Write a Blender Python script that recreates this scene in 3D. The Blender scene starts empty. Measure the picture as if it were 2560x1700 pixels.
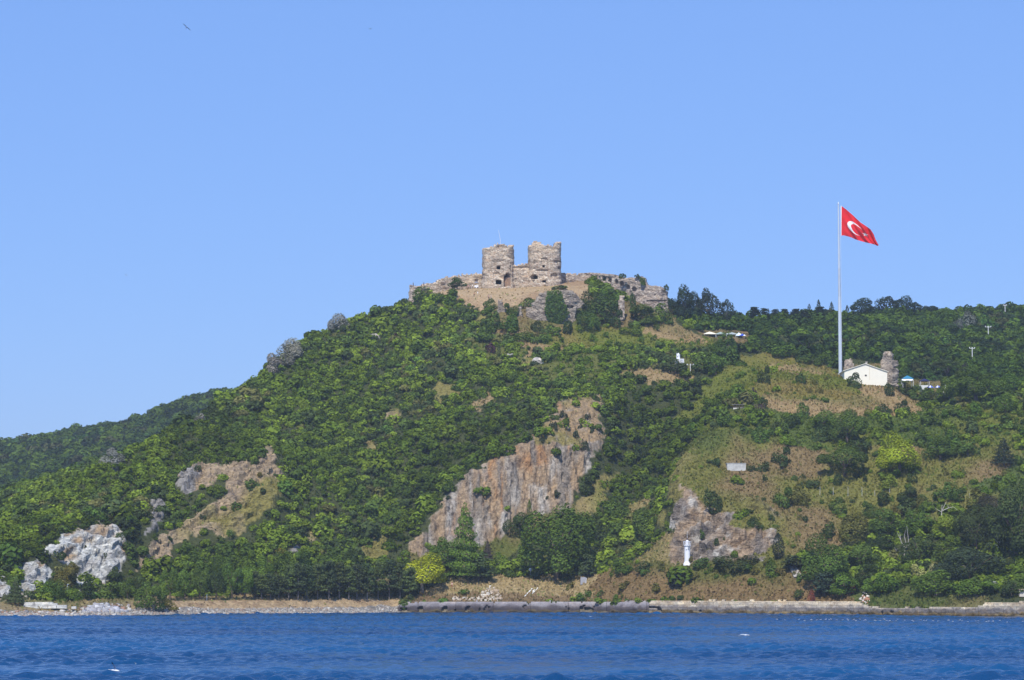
import bpy, math, random
import numpy as np
from mathutils import Vector, Matrix
from mathutils.geometry import delaunay_2d_cdt

# ---------------------------------------------------------------- scene, camera, sky, sun
S = bpy.context.scene
COL = S.collection
random.seed(7)
RNG = np.random.default_rng(11)
F, CX, CY, HORIZ, CAMZ = 6560.0, 1280.0, 850.0, 1463.0, 8.0
PITCH = math.atan((HORIZ - CY) / F)
CP, SP = math.cos(PITCH), math.sin(PITCH)

cd = bpy.data.cameras.new('camera')
cam = bpy.data.objects.new('camera', cd)
COL.objects.link(cam)
cam.location = (0, 0, CAMZ)
cam.rotation_euler = (math.pi / 2 + PITCH, 0, 0)
cd.sensor_fit = 'HORIZONTAL'
cd.sensor_width = 36.0
cd.lens = 36.0 * F / 2560.0
cd.clip_start, cd.clip_end = 1.0, 30000.0
S.camera = cam

SUN_EL, SUN_AZ = math.radians(53), math.radians(14)      # azimuth: to the left of straight behind the camera
world = bpy.data.worlds.new('World')
S.world = world
world.use_nodes = True
wn = world.node_tree.nodes
sky = wn.new('ShaderNodeTexSky')
sky.sky_type = 'NISHITA'
sky.sun_disc = False
sky.sun_elevation = SUN_EL
sky.sun_rotation = math.pi + SUN_AZ
sky.altitude = 0
sky.air_density = 1.0
sky.dust_density = 0.4
sky.ozone_density = 6.0
wn['Background'].inputs['Strength'].default_value = 0.097
smix = wn.new('ShaderNodeMix')          # a deeper, evener blue than the clear-air model gives near the horizon
smix.data_type = 'RGBA'
smix.inputs['Factor'].default_value = 0.47
smix.inputs[7].default_value = (2.25, 4.6, 11.6, 1)
world.node_tree.links.new(sky.outputs['Color'], smix.inputs[6])
world.node_tree.links.new(smix.outputs[2], wn['Background'].inputs['Color'])
sd = bpy.data.lights.new('sun', 'SUN')
sd.energy = 4.2
sd.angle = math.radians(0.5)
sd.color = (1.0, 0.95, 0.86)
sun = bpy.data.objects.new('sun', sd)
COL.objects.link(sun)
to_sun = Vector((-math.sin(SUN_AZ) * math.cos(SUN_EL), -math.cos(SUN_AZ) * math.cos(SUN_EL), math.sin(SUN_EL)))
sun.rotation_euler = to_sun.to_track_quat('Z', 'Y').to_euler()
sun.location = (0, 0, 300)
S.view_settings.view_transform = 'Standard'
S.view_settings.look = 'None'
S.view_settings.exposure = 0.20
S.view_settings.gamma = 1.0
S.cycles.max_bounces = 5
S.cycles.diffuse_bounces = 2
S.cycles.glossy_bounces = 2
S.cycles.transmission_bounces = 3
S.cycles.volume_bounces = 0
S.cycles.caustics_reflective = False
S.cycles.caustics_refractive = False

# ---------------------------------------------------------------- surveying helpers (picture pixel + distance -> place)
def world_at(px, py, Y):
    u = (np.asarray(px, float) - CX) / F
    v = (CY - np.asarray(py, float)) / F
    t = np.asarray(Y, float) / (CP - v * SP)
    return np.stack(np.broadcast_arrays(u * t, t * (CP - v * SP), CAMZ + t * (SP + v * CP)), -1)

def proj(x, y, z):
    d = y * CP + (z - CAMZ) * SP
    return CX + F * x / d, CY - F * ((z - CAMZ) * CP - y * SP) / d

def hash3(ix, iy, iz, seed):
    h = (ix.astype(np.int64) * 374761393 + iy.astype(np.int64) * 668265263 + iz.astype(np.int64) * 2147483647 + seed * 1274126177) & 0xffffffff
    h = ((h ^ (h >> 13)) * 1274126177) & 0xffffffff
    h = ((h ^ (h >> 16)) * 2246822519) & 0xffffffff
    return ((h ^ (h >> 15)) & 0xffffff) / float(0xffffff)

def vnoise(x, y, z=None, seed=0):
    x, y = np.asarray(x, float), np.asarray(y, float)
    z = np.zeros_like(x) if z is None else np.asarray(z, float)
    x, y, z = np.broadcast_arrays(x, y, z)
    i, j, k = np.floor(x), np.floor(y), np.floor(z)
    fx, fy, fz = x - i, y - j, z - k
    fx, fy, fz = [f * f * (3 - 2 * f) for f in (fx, fy, fz)]
    r = 0
    for a in (0, 1):
        for b in (0, 1):
            for c in (0, 1):
                w = (fx if a else 1 - fx) * (fy if b else 1 - fy) * (fz if c else 1 - fz)
                r = r + w * hash3(i + a, j + b, k + c, seed)
    return r * 2 - 1

def fbm(x, y, z=None, seed=0, octv=4, lac=2.03, gain=0.5):
    r, a = 0, 1.0
    z0 = 0 * np.asarray(x, float) if z is None else np.asarray(z, float)
    for o in range(octv):
        f = lac ** o
        r = r + a * vnoise(np.asarray(x) * f, np.asarray(y) * f, z0 * f, seed + o * 17)
        a *= gain
    return r

def in_poly(px, py, poly):
    px, py = np.asarray(px), np.asarray(py)
    ins = np.zeros(px.shape, bool)
    n = len(poly)
    for i in range(n):
        x0, y0 = poly[i]
        x1, y1 = poly[(i + 1) % n]
        if y0 == y1:
            continue
        c = ((y0 > py) != (y1 > py)) & (px < (x1 - x0) * (py - y0) / (y1 - y0) + x0)
        ins ^= c
    return ins

# ---------------------------------------------------------------- object helpers
def tag(o, label=None, cat=None, group=None, kind=None):
    if cat and not kind and o.name.split('.')[0] not in ('hillside', 'water'):
        kind = 'thing'
    for k, v in (('label', label), ('category', cat), ('group', group), ('kind', kind)):
        if v:
            o[k] = v
    return o

def link(name, me, mat=None, parent=None):
    o = bpy.data.objects.new(name, me)
    COL.objects.link(o)
    if mat is not None and me is not None and not me.materials:
        for m in (mat if isinstance(mat, (list, tuple)) else [mat]):
            me.materials.append(m)
    if parent is not None:
        o.parent = parent
    return o

def empty(name, loc, label, cat, group=None, rz=0.0, sc=None):
    o = bpy.data.objects.new(name, None)
    COL.objects.link(o)
    o.location = loc
    o.rotation_euler = (0, 0, rz)
    if sc is not None:
        o.scale = sc
    o.empty_display_size = 0.5
    return tag(o, label, cat, group)

def quads_mesh(name, V, Q, col=None, mat_idx=None, smooth=False):
    """V (n,3), Q (m,4) int; col (m,3) per-face colour."""
    V = np.ascontiguousarray(V, np.float32)
    Q = np.ascontiguousarray(Q, np.int32)
    k = Q.shape[1]
    me = bpy.data.meshes.new(name)
    me.vertices.add(len(V))
    me.vertices.foreach_set('co', V.ravel())
    me.loops.add(Q.size)
    me.loops.foreach_set('vertex_index', Q.ravel())
    me.polygons.add(len(Q))
    me.polygons.foreach_set('loop_start', np.arange(0, Q.size, k, dtype=np.int32))
    me.polygons.foreach_set('loop_total', np.full(len(Q), k, np.int32))
    if smooth:
        me.polygons.foreach_set('use_smooth', np.ones(len(Q), bool))
    if mat_idx is not None:
        me.polygons.foreach_set('material_index', np.asarray(mat_idx, np.int32))
    if col is not None:
        a = me.attributes.new('tint', 'FLOAT_COLOR', 'FACE')
        c = np.ones((len(Q), 4), np.float32)
        c[:, :3] = col
        a.data.foreach_set('color', c.ravel())
    me.update(calc_edges=True)
    return me

class MB:
    """collects boxes, tubes, lathes and loose polygons into one mesh"""
    def __init__(s):
        s.v, s.f, s.m = [], [], []
    def add(s, v, f, m=0):
        b = len(s.v)
        s.v += [tuple(p) for p in v]
        s.f += [tuple(i + b for i in q) for q in f]
        s.m += [m] * len(f)
        return s
    def box(s, c, d, rz=0.0, m=0, top=1.0):
        x, y, z = d[0] / 2, d[1] / 2, d[2] / 2
        cr, sr = math.cos(rz), math.sin(rz)
        v = []
        for k in (-1, 1):
            t = top if k > 0 else 1.0
            for a, b in ((-1, -1), (1, -1), (1, 1), (-1, 1)):
                X, Y = a * x * t, b * y * t
                v.append((c[0] + X * cr - Y * sr, c[1] + X * sr + Y * cr, c[2] + k * z))
        return s.add(v, [(3, 2, 1, 0), (4, 5, 6, 7), (0, 1, 5, 4), (1, 2, 6, 5), (2, 3, 7, 6), (3, 0, 4, 7)], m)
    def tube(s, pts, rad, n=8, m=0, caps=True):
        pts = [Vector(p) for p in pts]
        if not isinstance(rad, (list, tuple)):
            rad = [rad] * len(pts)
        v, f = [], []
        for i, p in enumerate(pts):
            d = (pts[min(i + 1, len(pts) - 1)] - pts[max(i - 1, 0)]).normalized()
            a = d.orthogonal().normalized() if i == 0 else (a - d * a.dot(d)).normalized()
            b = d.cross(a)
            for k in range(n):
                t = 2 * math.pi * k / n
                v.append(p + (a * math.cos(t) + b * math.sin(t)) * rad[i])
        for i in range(len(pts) - 1):
            for k in range(n):
                f.append((i * n + k, i * n + (k + 1) % n, (i + 1) * n + (k + 1) % n, (i + 1) * n + k))
        if caps:
            q, e = len(v), (len(pts) - 1) * n
            v += v[:n] + v[e:e + n]
            f.append(tuple(reversed(range(q, q + n))))
            f.append(tuple(range(q + n, q + 2 * n)))
        return s.add(v, f, m)
    def lathe(s, c, prof, n=16, m=0):
        v, f = [], []
        for r, z in prof:
            for k in range(n):
                t = 2 * math.pi * k / n
                v.append((c[0] + r * math.cos(t), c[1] + r * math.sin(t), c[2] + z))
        for i in range(len(prof) - 1):
            for k in range(n):
                f.append((i * n + k, i * n + (k + 1) % n, (i + 1) * n + (k + 1) % n, (i + 1) * n + k))
        q, e = len(v), (len(prof) - 1) * n
        v += v[:n] + v[e:e + n]
        f.append(tuple(reversed(range(q, q + n))))
        f.append(tuple(range(q + n, q + 2 * n)))
        return s.add(v, f, m)
    def mesh(s, name, smooth=False):
        me = bpy.data.meshes.new(name)
        me.from_pydata([tuple(p) for p in s.v], [], s.f)
        me.polygons.foreach_set('material_index', s.m)
        if smooth:
            me.polygons.foreach_set('use_smooth', [True] * len(s.f))
        me.update()
        return me
    def obj(s, name, mat, parent=None, smooth=False):
        return link(name, s.mesh(name, smooth), mat, parent)

# ---------------------------------------------------------------- materials
def new_mat(name):
    m = bpy.data.materials.new(name)
    m.use_nodes = True
    nt = m.node_tree
    b = nt.nodes['Principled BSDF']
    b.inputs['Roughness'].default_value = 0.9
    b.inputs['Specular IOR Level'].default_value = 0.2
    return m, nt, b

def N(nt, t, **kw):
    n = nt.nodes.new(t)
    for k, v in kw.items():
        if k in n.inputs:
            n.inputs[k].default_value = v
        else:
            setattr(n, k, v)
    return n

def ramp(nt, stops, fac=None):
    r = nt.nodes.new('ShaderNodeValToRGB')
    e = r.color_ramp.elements
    while len(e) < len(stops):
        e.new(0.5)
    for el, (p, c) in zip(e, stops):
        el.position = p
        el.color = (*c, 1) if len(c) == 3 else c
    if fac is not None:
        nt.links.new(fac, r.inputs['Fac'])
    return r

def mixc(nt, fac, a, b, mode='MIX'):
    m = nt.nodes.new('ShaderNodeMix')
    m.data_type = 'RGBA'
    m.blend_type = mode
    for sock, val in ((m.inputs['Factor'], fac), (m.inputs[6], a), (m.inputs[7], b)):
        if hasattr(val, 'links'):
            nt.links.new(val, sock)
        elif isinstance(val, (tuple, list)):
            sock.default_value = (*val, 1) if len(val) == 3 else val
        else:
            sock.default_value = val
    return m.outputs[2]

def plain(name, col, rough=0.7, spec=0.3, metal=0.0, var=0.12, scale=3.0):
    m, nt, b = new_mat(name)
    tc = N(nt, 'ShaderNodeTexCoord')
    ns = N(nt, 'ShaderNodeTexNoise', Scale=scale, Detail=4.0)
    nt.links.new(tc.outputs['Object'], ns.inputs['Vector'])
    r = ramp(nt, [(0.25, [c * (1 - var) for c in col]), (0.75, [min(1, c * (1 + var)) for c in col])], ns.outputs['Fac'])
    nt.links.new(r.outputs['Color'], b.inputs['Base Color'])
    b.inputs['Roughness'].default_value = rough
    b.inputs['Specular IOR Level'].default_value = spec
    b.inputs['Metallic'].default_value = metal
    return m

def leaf_mat(name, use_obj):
    m = bpy.data.materials.new(name)
    m.use_nodes = True
    nt = m.node_tree
    nt.nodes.clear()
    out = N(nt, 'ShaderNodeOutputMaterial')
    at = N(nt, 'ShaderNodeAttribute', attribute_name='tint')
    col = at.outputs['Color']
    if use_obj:
        oi = N(nt, 'ShaderNodeObjectInfo')
        col = mixc(nt, 1.0, col, oi.outputs['Color'], 'MULTIPLY')
    d = N(nt, 'ShaderNodeBsdfDiffuse')
    t = N(nt, 'ShaderNodeBsdfTranslucent')
    nt.links.new(col, d.inputs['Color'])
    warm = mixc(nt, 1.0, col, (1.15, 1.1, 0.5), 'MULTIPLY')
    nt.links.new(warm, t.inputs['Color'])
    mx = N(nt, 'ShaderNodeMixShader', Fac=0.18)
    nt.links.new(d.outputs[0], mx.inputs[1])
    nt.links.new(t.outputs[0], mx.inputs[2])
    nt.links.new(mx.outputs[0], out.inputs['Surface'])
    return m

LEAF = leaf_mat('scrub_leaves', False)
LEAF_OBJ = leaf_mat('crown_leaves', True)

def bark_mat():
    m, nt, b = new_mat('bark')
    tc = N(nt, 'ShaderNodeTexCoord')
    oi = N(nt, 'ShaderNodeObjectInfo')
    ns = N(nt, 'ShaderNodeTexNoise', Scale=6.0, Detail=5.0)
    nt.links.new(tc.outputs['Object'], ns.inputs['Vector'])
    r = ramp(nt, [(0.3, (0.6, 0.6, 0.6)), (0.7, (1.3, 1.3, 1.3))], ns.outputs['Fac'])
    c = mixc(nt, 1.0, oi.outputs['Color'], r.outputs['Color'], 'MULTIPLY')
    nt.links.new(c, b.inputs['Base Color'])
    return m
BARK = bark_mat()

# ---------------------------------------------------------------- terrain: surveyed points -> height field
WL = [(-500, 1548), (0, 1543), (500, 1537), (1000, 1532), (1480, 1532), (1600, 1533.5), (2100, 1537), (2560, 1543), (3000, 1548)]
def y_water(px):
    py = np.interp(px, [a for a, _ in WL], [b for _, b in WL])
    # distance at which a ray through (px, py) meets the water plane
    v = (CY - py) / F
    t = -CAMZ / (SP + v * CP)
    return t * (CP - v * SP)

CTRL = []
def P(*pts):
    for px, py, Y in pts:
        w = world_at(px, py, Y)
        CTRL.append((w[0], w[1], w[2]))
def PZ(*pts):
    for px, Y, z in pts:
        CTRL.append(((px - CX) / F * Y * 1.004, Y, z))

for px in range(-450, 3001, 60):
    yw = float(y_water(px))
    PZ((px, yw - 60, -9), (px, yw - 14, -3))
    if px <= 1000:
        bank = np.interp(px, [-450, 60, 190, 230, 420, 1000], [1.8, 1.8, 1.8, 3.6, 3.9, 4.2])
        PZ((px, yw, -0.15), (px, yw + 8, 1.2), (px, yw + 13, bank))
    else:
        top = np.interp(px, [1000, 1600, 2120, 2180, 2420, 2470, 3000], [2.6, 3.0, 3.2, 2.1, 2.1, 3.2, 3.2])
        PZ((px, yw - 2, -2.5), (px, yw + 0.9, -1.5), (px, yw + 1.7, top - .15), (px, yw + 3.5, top))
# foot of the slope behind the shore trees
P((-450, 1500, 690), (-250, 1500, 690), (-100, 1498, 692), (0, 1500, 692), (60, 1500, 700), (130, 1500, 712), (200, 1490, 732), (320, 1490, 745), (450, 1497, 748),
  (600, 1497, 752), (800, 1497, 768), (950, 1495, 782), (1010, 1492, 786))
# grassy mounds
P((1043, 1487, 783), (1069, 1472, 788), (1110, 1460, 792), (1149, 1451, 796), (1179, 1448, 797), (1213, 1453, 797), (1245, 1450, 798), (1283, 1455, 798), (1319, 1445, 797),
  (1367, 1453, 797), (1403, 1448, 797), (1446, 1447, 793), (1500, 1432, 785), (2050, 1440, 738), (2150, 1446, 732), (2300, 1456, 724), (2450, 1462, 712), (2560, 1468, 702), (2750, 1475, 696),
  (1150, 1478, 786), (1250, 1478, 786), (1350, 1472, 787), (1420, 1478, 784), (1500, 1475, 774))
for px_, py_, off in ((1560, 1418, 20), (1640, 1411, 20), (1718, 1409, 18), (1800, 1402, 20), (1900, 1400, 22), (1960, 1410, 22), (1600, 1464, 10), (1720, 1462, 9), (1850, 1462, 10), (1960, 1466, 10), (1540, 1470, 10)):
    P((px_, py_, float(y_water(px_)) + off))
PZ((1100, 812, 9.2), (1250, 812, 9.2), (1350, 812, 9.4), (1450, 806, 10.2))
# lower slope, left
P((-250, 1400, 760), (-100, 1410, 745), (0, 1450, 706), (40, 1446, 714), (110, 1474, 722), (200, 1472, 740), (250, 1464, 744), (300, 1425, 750),
  (55, 1410, 722), (80, 1397, 726), (105, 1376, 733), (168, 1338, 742), (236, 1313, 748), (303, 1329, 751), (320, 1390, 752),
  (190, 1410, 737), (260, 1400, 745),
  (21, 1346, 745), (114, 1270, 775), (202, 1195, 805), (282, 1150, 825), (379, 1119, 842), (497, 1046, 882), (560, 992, 906), (660, 930, 945), (720, 875, 963),
  (760, 856, 972), (830, 815, 985), (930, 770, 1000), (1000, 752, 1003), (1035, 744, 1000),
  (300, 1250, 790), (400, 1180, 822), (200, 1290, 772), (450, 1300, 788), (450, 1178, 824), (560, 1100, 857), (640, 1020, 897), (350, 1330, 762), (375, 1262, 786),
  (345, 1425, 757), (450, 1360, 772), (600, 1330, 787), (690, 1220, 810), (640, 1165, 822), (670, 1118, 838), (520, 1250, 800),
  (450, 1440, 760), (600, 1420, 768), (700, 1350, 790), (800, 1440, 780), (800, 1300, 814), (800, 1150, 862), (800, 1000, 914), (800, 900, 946), (950, 1430, 792),
  (950, 1300, 824), (950, 1150, 868), (950, 1000, 918), (950, 880, 957), (950, 800, 987))
# central cliff
P((1018, 1370, 806), (1018, 1300, 828), (1050, 1340, 812), (1085, 1305, 816), (1119, 1238, 826), (1182, 1174, 833), (1249, 1148, 838), (1317, 1110, 845), (1346, 1073, 852),
  (1430, 1005, 872), (1498, 995, 878), (1043, 1388, 808), (1127, 1352, 815), (1207, 1347, 818), (1266, 1328, 821), (1325, 1290, 827), (1426, 1280, 833),
  (1439, 1203, 844), (1477, 1161, 850), (1508, 1102, 862), (1100, 1400, 804), (1250, 1415, 809), (1350, 1415, 809), (1200, 1390, 809),
  (1119, 1200, 842), (1182, 1120, 854), (1249, 1080, 864), (1317, 1040, 874), (1400, 960, 900))
# gully between cliff and headland
P((1450, 1400, 812), (1520, 1330, 830), (1560, 1250, 850), (1600, 1180, 868), (1640, 1110, 882), (1700, 1030, 900), (1760, 960, 914), (1600, 1050, 892), (1560, 1000, 896),
  (1500, 1380, 808), (1560, 1395, 797), (1600, 1402, 785), (1620, 1330, 803), (1640, 1270, 818), (1680, 1190, 838), (1730, 1110, 858), (1800, 1035, 880), (1850, 975, 892))
# headland
P((1672, 1405, 766), (1690, 1329, 772), (1703, 1250, 781), (1700, 1200, 788), (1718, 1130, 806), (1750, 1080, 820), (1800, 1045, 834), (1850, 998, 850),
  (1754, 1243, 778), (1801, 1275, 771), (1840, 1282, 771), (1940, 1314, 767), (1961, 1343, 763), (1740, 1404, 763), (1783, 1401, 761), (1926, 1390, 757),
  (1850, 1170, 805), (1950, 1170, 808), (2050, 1170, 808), (1950, 1250, 788), (2050, 1300, 778), (2100, 1380, 757), (2200, 1400, 751), (2200, 1300, 777), (2200, 1180, 806),
  (2350, 1180, 800), (2350, 1300, 770), (2350, 1400, 744), (2500, 1150, 800), (2500, 1300, 765), (2500, 1400, 737), (2700, 1150, 800), (2650, 1300, 760), (2650, 1420, 728),
  (1900, 1090, 828), (2000, 1080, 832), (2100, 1080, 834), (2250, 1080, 835), (2400, 1080, 830), (2560, 1070, 830),
  (1920, 1014, 852), (2050, 1030, 850), (2150, 1022, 853), (2280, 1030, 850), (2400, 1020, 850), (2560, 1010, 850), (2750, 1010, 850),
  (1870, 968, 864), (1950, 940, 876), (2060, 937, 880), (2105, 938, 882), (2160, 945, 881), (2190, 948, 880), (2222, 955, 878), (2245, 968, 873), (2290, 1015, 860),
  (1750, 890, 925), (1850, 900, 912), (1950, 908, 904), (2050, 920, 898), (2100, 932, 892))
PZ((2150, 897, 74), (2230, 900, 70), (2300, 890, 62), (2000, 935, 76))
# between castle and headland, castle hill
P((1400, 900, 930), (1400, 830, 958), (1500, 900, 925), (1500, 840, 958), (1600, 930, 915), (1600, 850, 955), (1700, 940, 905), (1700, 870, 945), (1700, 850, 965),
  (1760, 850, 980), (1760, 815, 1000), (1850, 852, 985), (1650, 820, 985), (1720, 815, 990), (1200, 1000, 885), (1200, 900, 925), (1100, 850, 960), (1300, 950, 905),
  (1240, 808, 961), (1300, 812, 961), (1380, 815, 960), (1450, 814, 961), (1560, 805, 966), (1650, 800, 974), (1680, 790, 980),
  (1150, 745, 985), (1200, 762, 970), (1240, 764, 966), (1330, 760, 970), (1370, 742, 974), (1430, 748, 972), (1470, 738, 978), (1540, 752, 978), (1600, 770, 982), (1680, 770, 988),
  (1120, 724, 995), (1200, 715, 1004), (1300, 714, 1004), (1400, 706, 1006), (1465, 692, 1012), (1480, 702, 1004), (1550, 738, 992), (1660, 768, 988), (1080, 724, 1003), (1060, 735, 996))
PZ((880, 1090, 92), (1000, 1060, 100), (1100, 1045, 117), (1200, 1050, 118), (1400, 1050, 120), (1600, 1050, 108), (1100, 1130, 85), (1300, 1130, 85), (1500, 1130, 95), (1700, 1200, 105))
# valley behind the left spur, far left hill
PZ((20, 800, 14), (114, 835, 26), (202, 860, 34), (282, 885, 42), (379, 905, 48), (497, 945, 56), (600, 1000, 66), (700, 1030, 78), (800, 1060, 84))
FAR = lambda Y: 900 + (Y - 900) * 2.2
P(*[(x, y, FAR(Y)) for x, y, Y in [(0, 1300, 1050), (-450, 1350, 930), (-200, 1330, 1000), (100, 1250, 1090), (200, 1180, 1130), (300, 1120, 1160), (400, 1080, 1180), (500, 1040, 1190),
  (-450, 1180, 1300), (-250, 1140, 1300), (0, 1125, 1300), (130, 1100, 1290), (270, 1080, 1270), (300, 1056, 1265), (400, 1001, 1255), (500, 966, 1250), (600, 946, 1250), (720, 930, 1250), (850, 930, 1250)]])
PZ((-450, 2100, 60), (0, 2100, 70), (300, 2100, 90), (600, 2100, 110), (900, 2100, 110), (1100, 1700, 60), (1200, 2200, 60))
# right back hills
P((1700, 785, 1040), (1800, 800, 1050), (1900, 800, 1080), (2000, 790, 1110), (2100, 785, 1130), (2200, 780, 1150), (2300, 784, 1170), (2400, 786, 1190), (2500, 780, 1200), (2600, 776, 1200), (2800, 772, 1200),
  (1800, 830, 1000), (1900, 850, 985), (2000, 872, 962), (2100, 885, 955), (2200, 905, 945), (2300, 955, 922), (2400, 990, 900), (2500, 985, 902), (2600, 975, 908),
  (2400, 905, 985), (2560, 890, 1015), (2800, 890, 1015), (2300, 865, 1015), (2200, 840, 1055), (2400, 840, 1085), (2560, 830, 1105))
PZ((1800, 1350, 100), (2200, 1380, 118), (2600, 1400, 125), (3000, 1400, 125), (1300, 1400, 80))

S0, S1, NS = -0.27, 0.27, 700
ROWS = np.concatenate([np.arange(610, 690, 4.0), np.arange(690, 900, 0.7), np.arange(900, 1030, 1.1), np.arange(1030, 1420, 4.0), np.arange(1420, 2160, 8.0)])
SG = np.linspace(S0, S1, NS)
C = np.array(CTRL)
cs, cy, cz = C[:, 0] / C[:, 1] * 900.0, C[:, 1], C[:, 2]
ext = [(-420, 560), (420, 560), (-420, 2500), (420, 2500)]
cs = np.concatenate([cs, [e[0] for e in ext]]); cy = np.concatenate([cy, [e[1] for e in ext]]); cz = np.concatenate([cz, [-12, -12, 40, 60]])
dv, de, df, *_rest = delaunay_2d_cdt([Vector((a, b)) for a, b in zip(cs, cy)], [], [], 0, 1e-4)
orig = _rest[0]
dz = np.array([cz[o[0]] for o in orig])
dv = np.array([(p.x, p.y) for p in dv])
H = np.full((len(ROWS), NS), np.nan)
sx = SG * 900.0
for tri in df:
    a, b, c = tri
    (x0, y0), (x1, y1), (x2, y2) = dv[a], dv[b], dv[c]
    i0, i1 = np.searchsorted(ROWS, min(y0, y1, y2)), np.searchsorted(ROWS, max(y0, y1, y2), 'right')
    j0, j1 = np.searchsorted(sx, min(x0, x1, x2)), np.searchsorted(sx, max(x0, x1, x2), 'right')
    if i1 <= i0 or j1 <= j0:
        continue
    X, Y = np.meshgrid(sx[j0:j1], ROWS[i0:i1])
    det = (y1 - y2) * (x0 - x2) + (x2 - x1) * (y0 - y2)
    if abs(det) < 1e-9:
        continue
    l0 = ((y1 - y2) * (X - x2) + (x2 - x1) * (Y - y2)) / det
    l1 = ((y2 - y0) * (X - x2) + (x0 - x2) * (Y - y2)) / det
    l2 = 1 - l0 - l1
    m = (l0 >= -1e-6) & (l1 >= -1e-6) & (l2 >= -1e-6)
    H[i0:i1, j0:j1][m] = (l0 * dz[a] + l1 * dz[b] + l2 * dz[c])[m]
H = np.where(np.isnan(H), 0.0, H)

def blur1(A, r, axis):
    k = np.exp(-0.5 * (np.arange(-3 * r, 3 * r + 1) / r) ** 2)
    k /= k.sum()
    n = 3 * r
    pad = [(0, 0), (0, 0)]
    pad[axis] = (n, n)
    B = np.pad(A, pad, mode='edge')
    out = 0
    for i, w in enumerate(k):
        sl = [slice(None)] * 2
        sl[axis] = slice(i, i + A.shape[axis])
        out = out + w * B[tuple(sl)]
    return out
GX = SG[None, :] * ROWS[:, None]
GY = np.repeat(ROWS[:, None], NS, 1)
Hb = blur1(blur1(H, 5, 0), 4, 1)
Hs = blur1(blur1(H, 2, 0), 2, 1)
gpx, gpy = proj(GX, GY, H)
yw_g = y_water(CX + SG * F)[None, :]
near_shore = np.clip(1 - (GY - yw_g - 6) / 25.0, 0, 1)
wall_zone = np.clip(1 - (GY - yw_g - 2) / 4.0, 0, 1) * (SG[None, :] * F + CX > 985)
H = Hb * (1 - near_shore) + Hs * near_shore
H0 = np.where(np.isnan(H), 0, H)
rough = np.clip((GY - yw_g - 14) / 30.0, 0, 1)
H = H0 + rough * (fbm(GX / 26, GY / 26, seed=3, octv=4) * 1.5 + fbm(GX / 7, GY / 7, seed=9, octv=3) * 0.35)
meadow = in_poly(gpx, gpy, [(1090, 730), (1190, 708), (1470, 685), (1500, 745), (1330, 765), (1150, 765)]) & (GY > 950)
H = np.where(meadow, H0 * 0.8 + H * 0.2, H)

def ground_z(x, y):
    s = np.clip((np.asarray(x) / np.asarray(y) - S0) / (S1 - S0) * (NS - 1), 0, NS - 1.001)
    r = np.clip(np.interp(y, ROWS, np.arange(len(ROWS))), 0, len(ROWS) - 1.001)
    i, j = np.floor(r).astype(int), np.floor(s).astype(int)
    fr, fs = r - i, s - j
    return (H[i, j] * (1 - fr) * (1 - fs) + H[i + 1, j] * fr * (1 - fs) + H[i, j + 1] * (1 - fr) * fs + H[i + 1, j + 1] * fr * fs)

YS = np.arange(640, 1415, 0.5)
def hit(px, py, ymin=640, near=None):
    """first meeting of the sight line with the ground; near=Y picks the crossing closest to that distance"""
    w = world_at(px, py, YS)
    g = ground_z(w[:, 0], YS)
    below = (w[:, 2] <= g)
    cr = np.where(below[1:] & ~below[:-1])[0] + 1
    cr = cr[YS[cr] >= ymin]
    if len(cr) == 0:
        k = int(np.argmin(np.where(YS >= ymin, w[:, 2] - g, 1e9)))
    elif near is not None:
        k = cr[int(np.argmin(abs(YS[cr] - near)))]
    else:
        k = cr[0]
    return Vector((float(w[k, 0]), float(YS[k]), float(g[k])))

# ---------------------------------------------------------------- ground cover classes (what grows or lies where)
OR_ROCK = [(1018, 1367), (1085, 1300), (1119, 1236), (1182, 1172), (1249, 1146), (1283, 1117), (1317, 1108), (1346, 1071), (1397, 1018), (1430, 1003), (1498, 993), (1495, 1060), (1510, 1102),
           (1479, 1161), (1441, 1203), (1437, 1237), (1428, 1285), (1325, 1292), (1266, 1330), (1215, 1366), (1127, 1362), (1043, 1395)]
HEAD_ROCK = [(1672, 1412), (1684, 1329), (1696, 1250), (1708, 1212), (1730, 1232), (1760, 1260), (1795, 1284), (1838, 1284), (1825, 1312), (1852, 1332), (1882, 1318), (1936, 1326), (1950, 1350), (1918, 1397), (1811, 1402), (1740, 1412)]
FLANK_ROCK = [[(1672, 1250), (1684, 1205), (1700, 1155), (1724, 1108), (1742, 1122), (1720, 1172), (1708, 1215), (1698, 1262)], [(1640, 1300), (1652, 1262), (1662, 1270), (1655, 1320)], [(1850, 1250), (1900, 1255), (1960, 1290), (1940, 1300), (1880, 1285)]]
WHITE_ROCKS = [[(102, 1376), (168, 1336), (236, 1311), (303, 1327), (322, 1380), (310, 1428), (240, 1470), (185, 1476), (192, 1420), (139, 1404)],
               [(52, 1418), (80, 1395), (137, 1424), (108, 1470), (60, 1503), (50, 1460)],
               [(-60, 1452), (0, 1450), (36, 1445), (27, 1486), (0, 1497), (-60, 1500)]]
GREY_ROCK = [[(373, 1262), (404, 1252), (412, 1287), (394, 1321), (368, 1342)], [(714, 1386), (735, 1352), (748, 1345), (747, 1386)], [(440, 1215), (452, 1178), (500, 1172), (500, 1200), (470, 1235)]]
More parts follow.
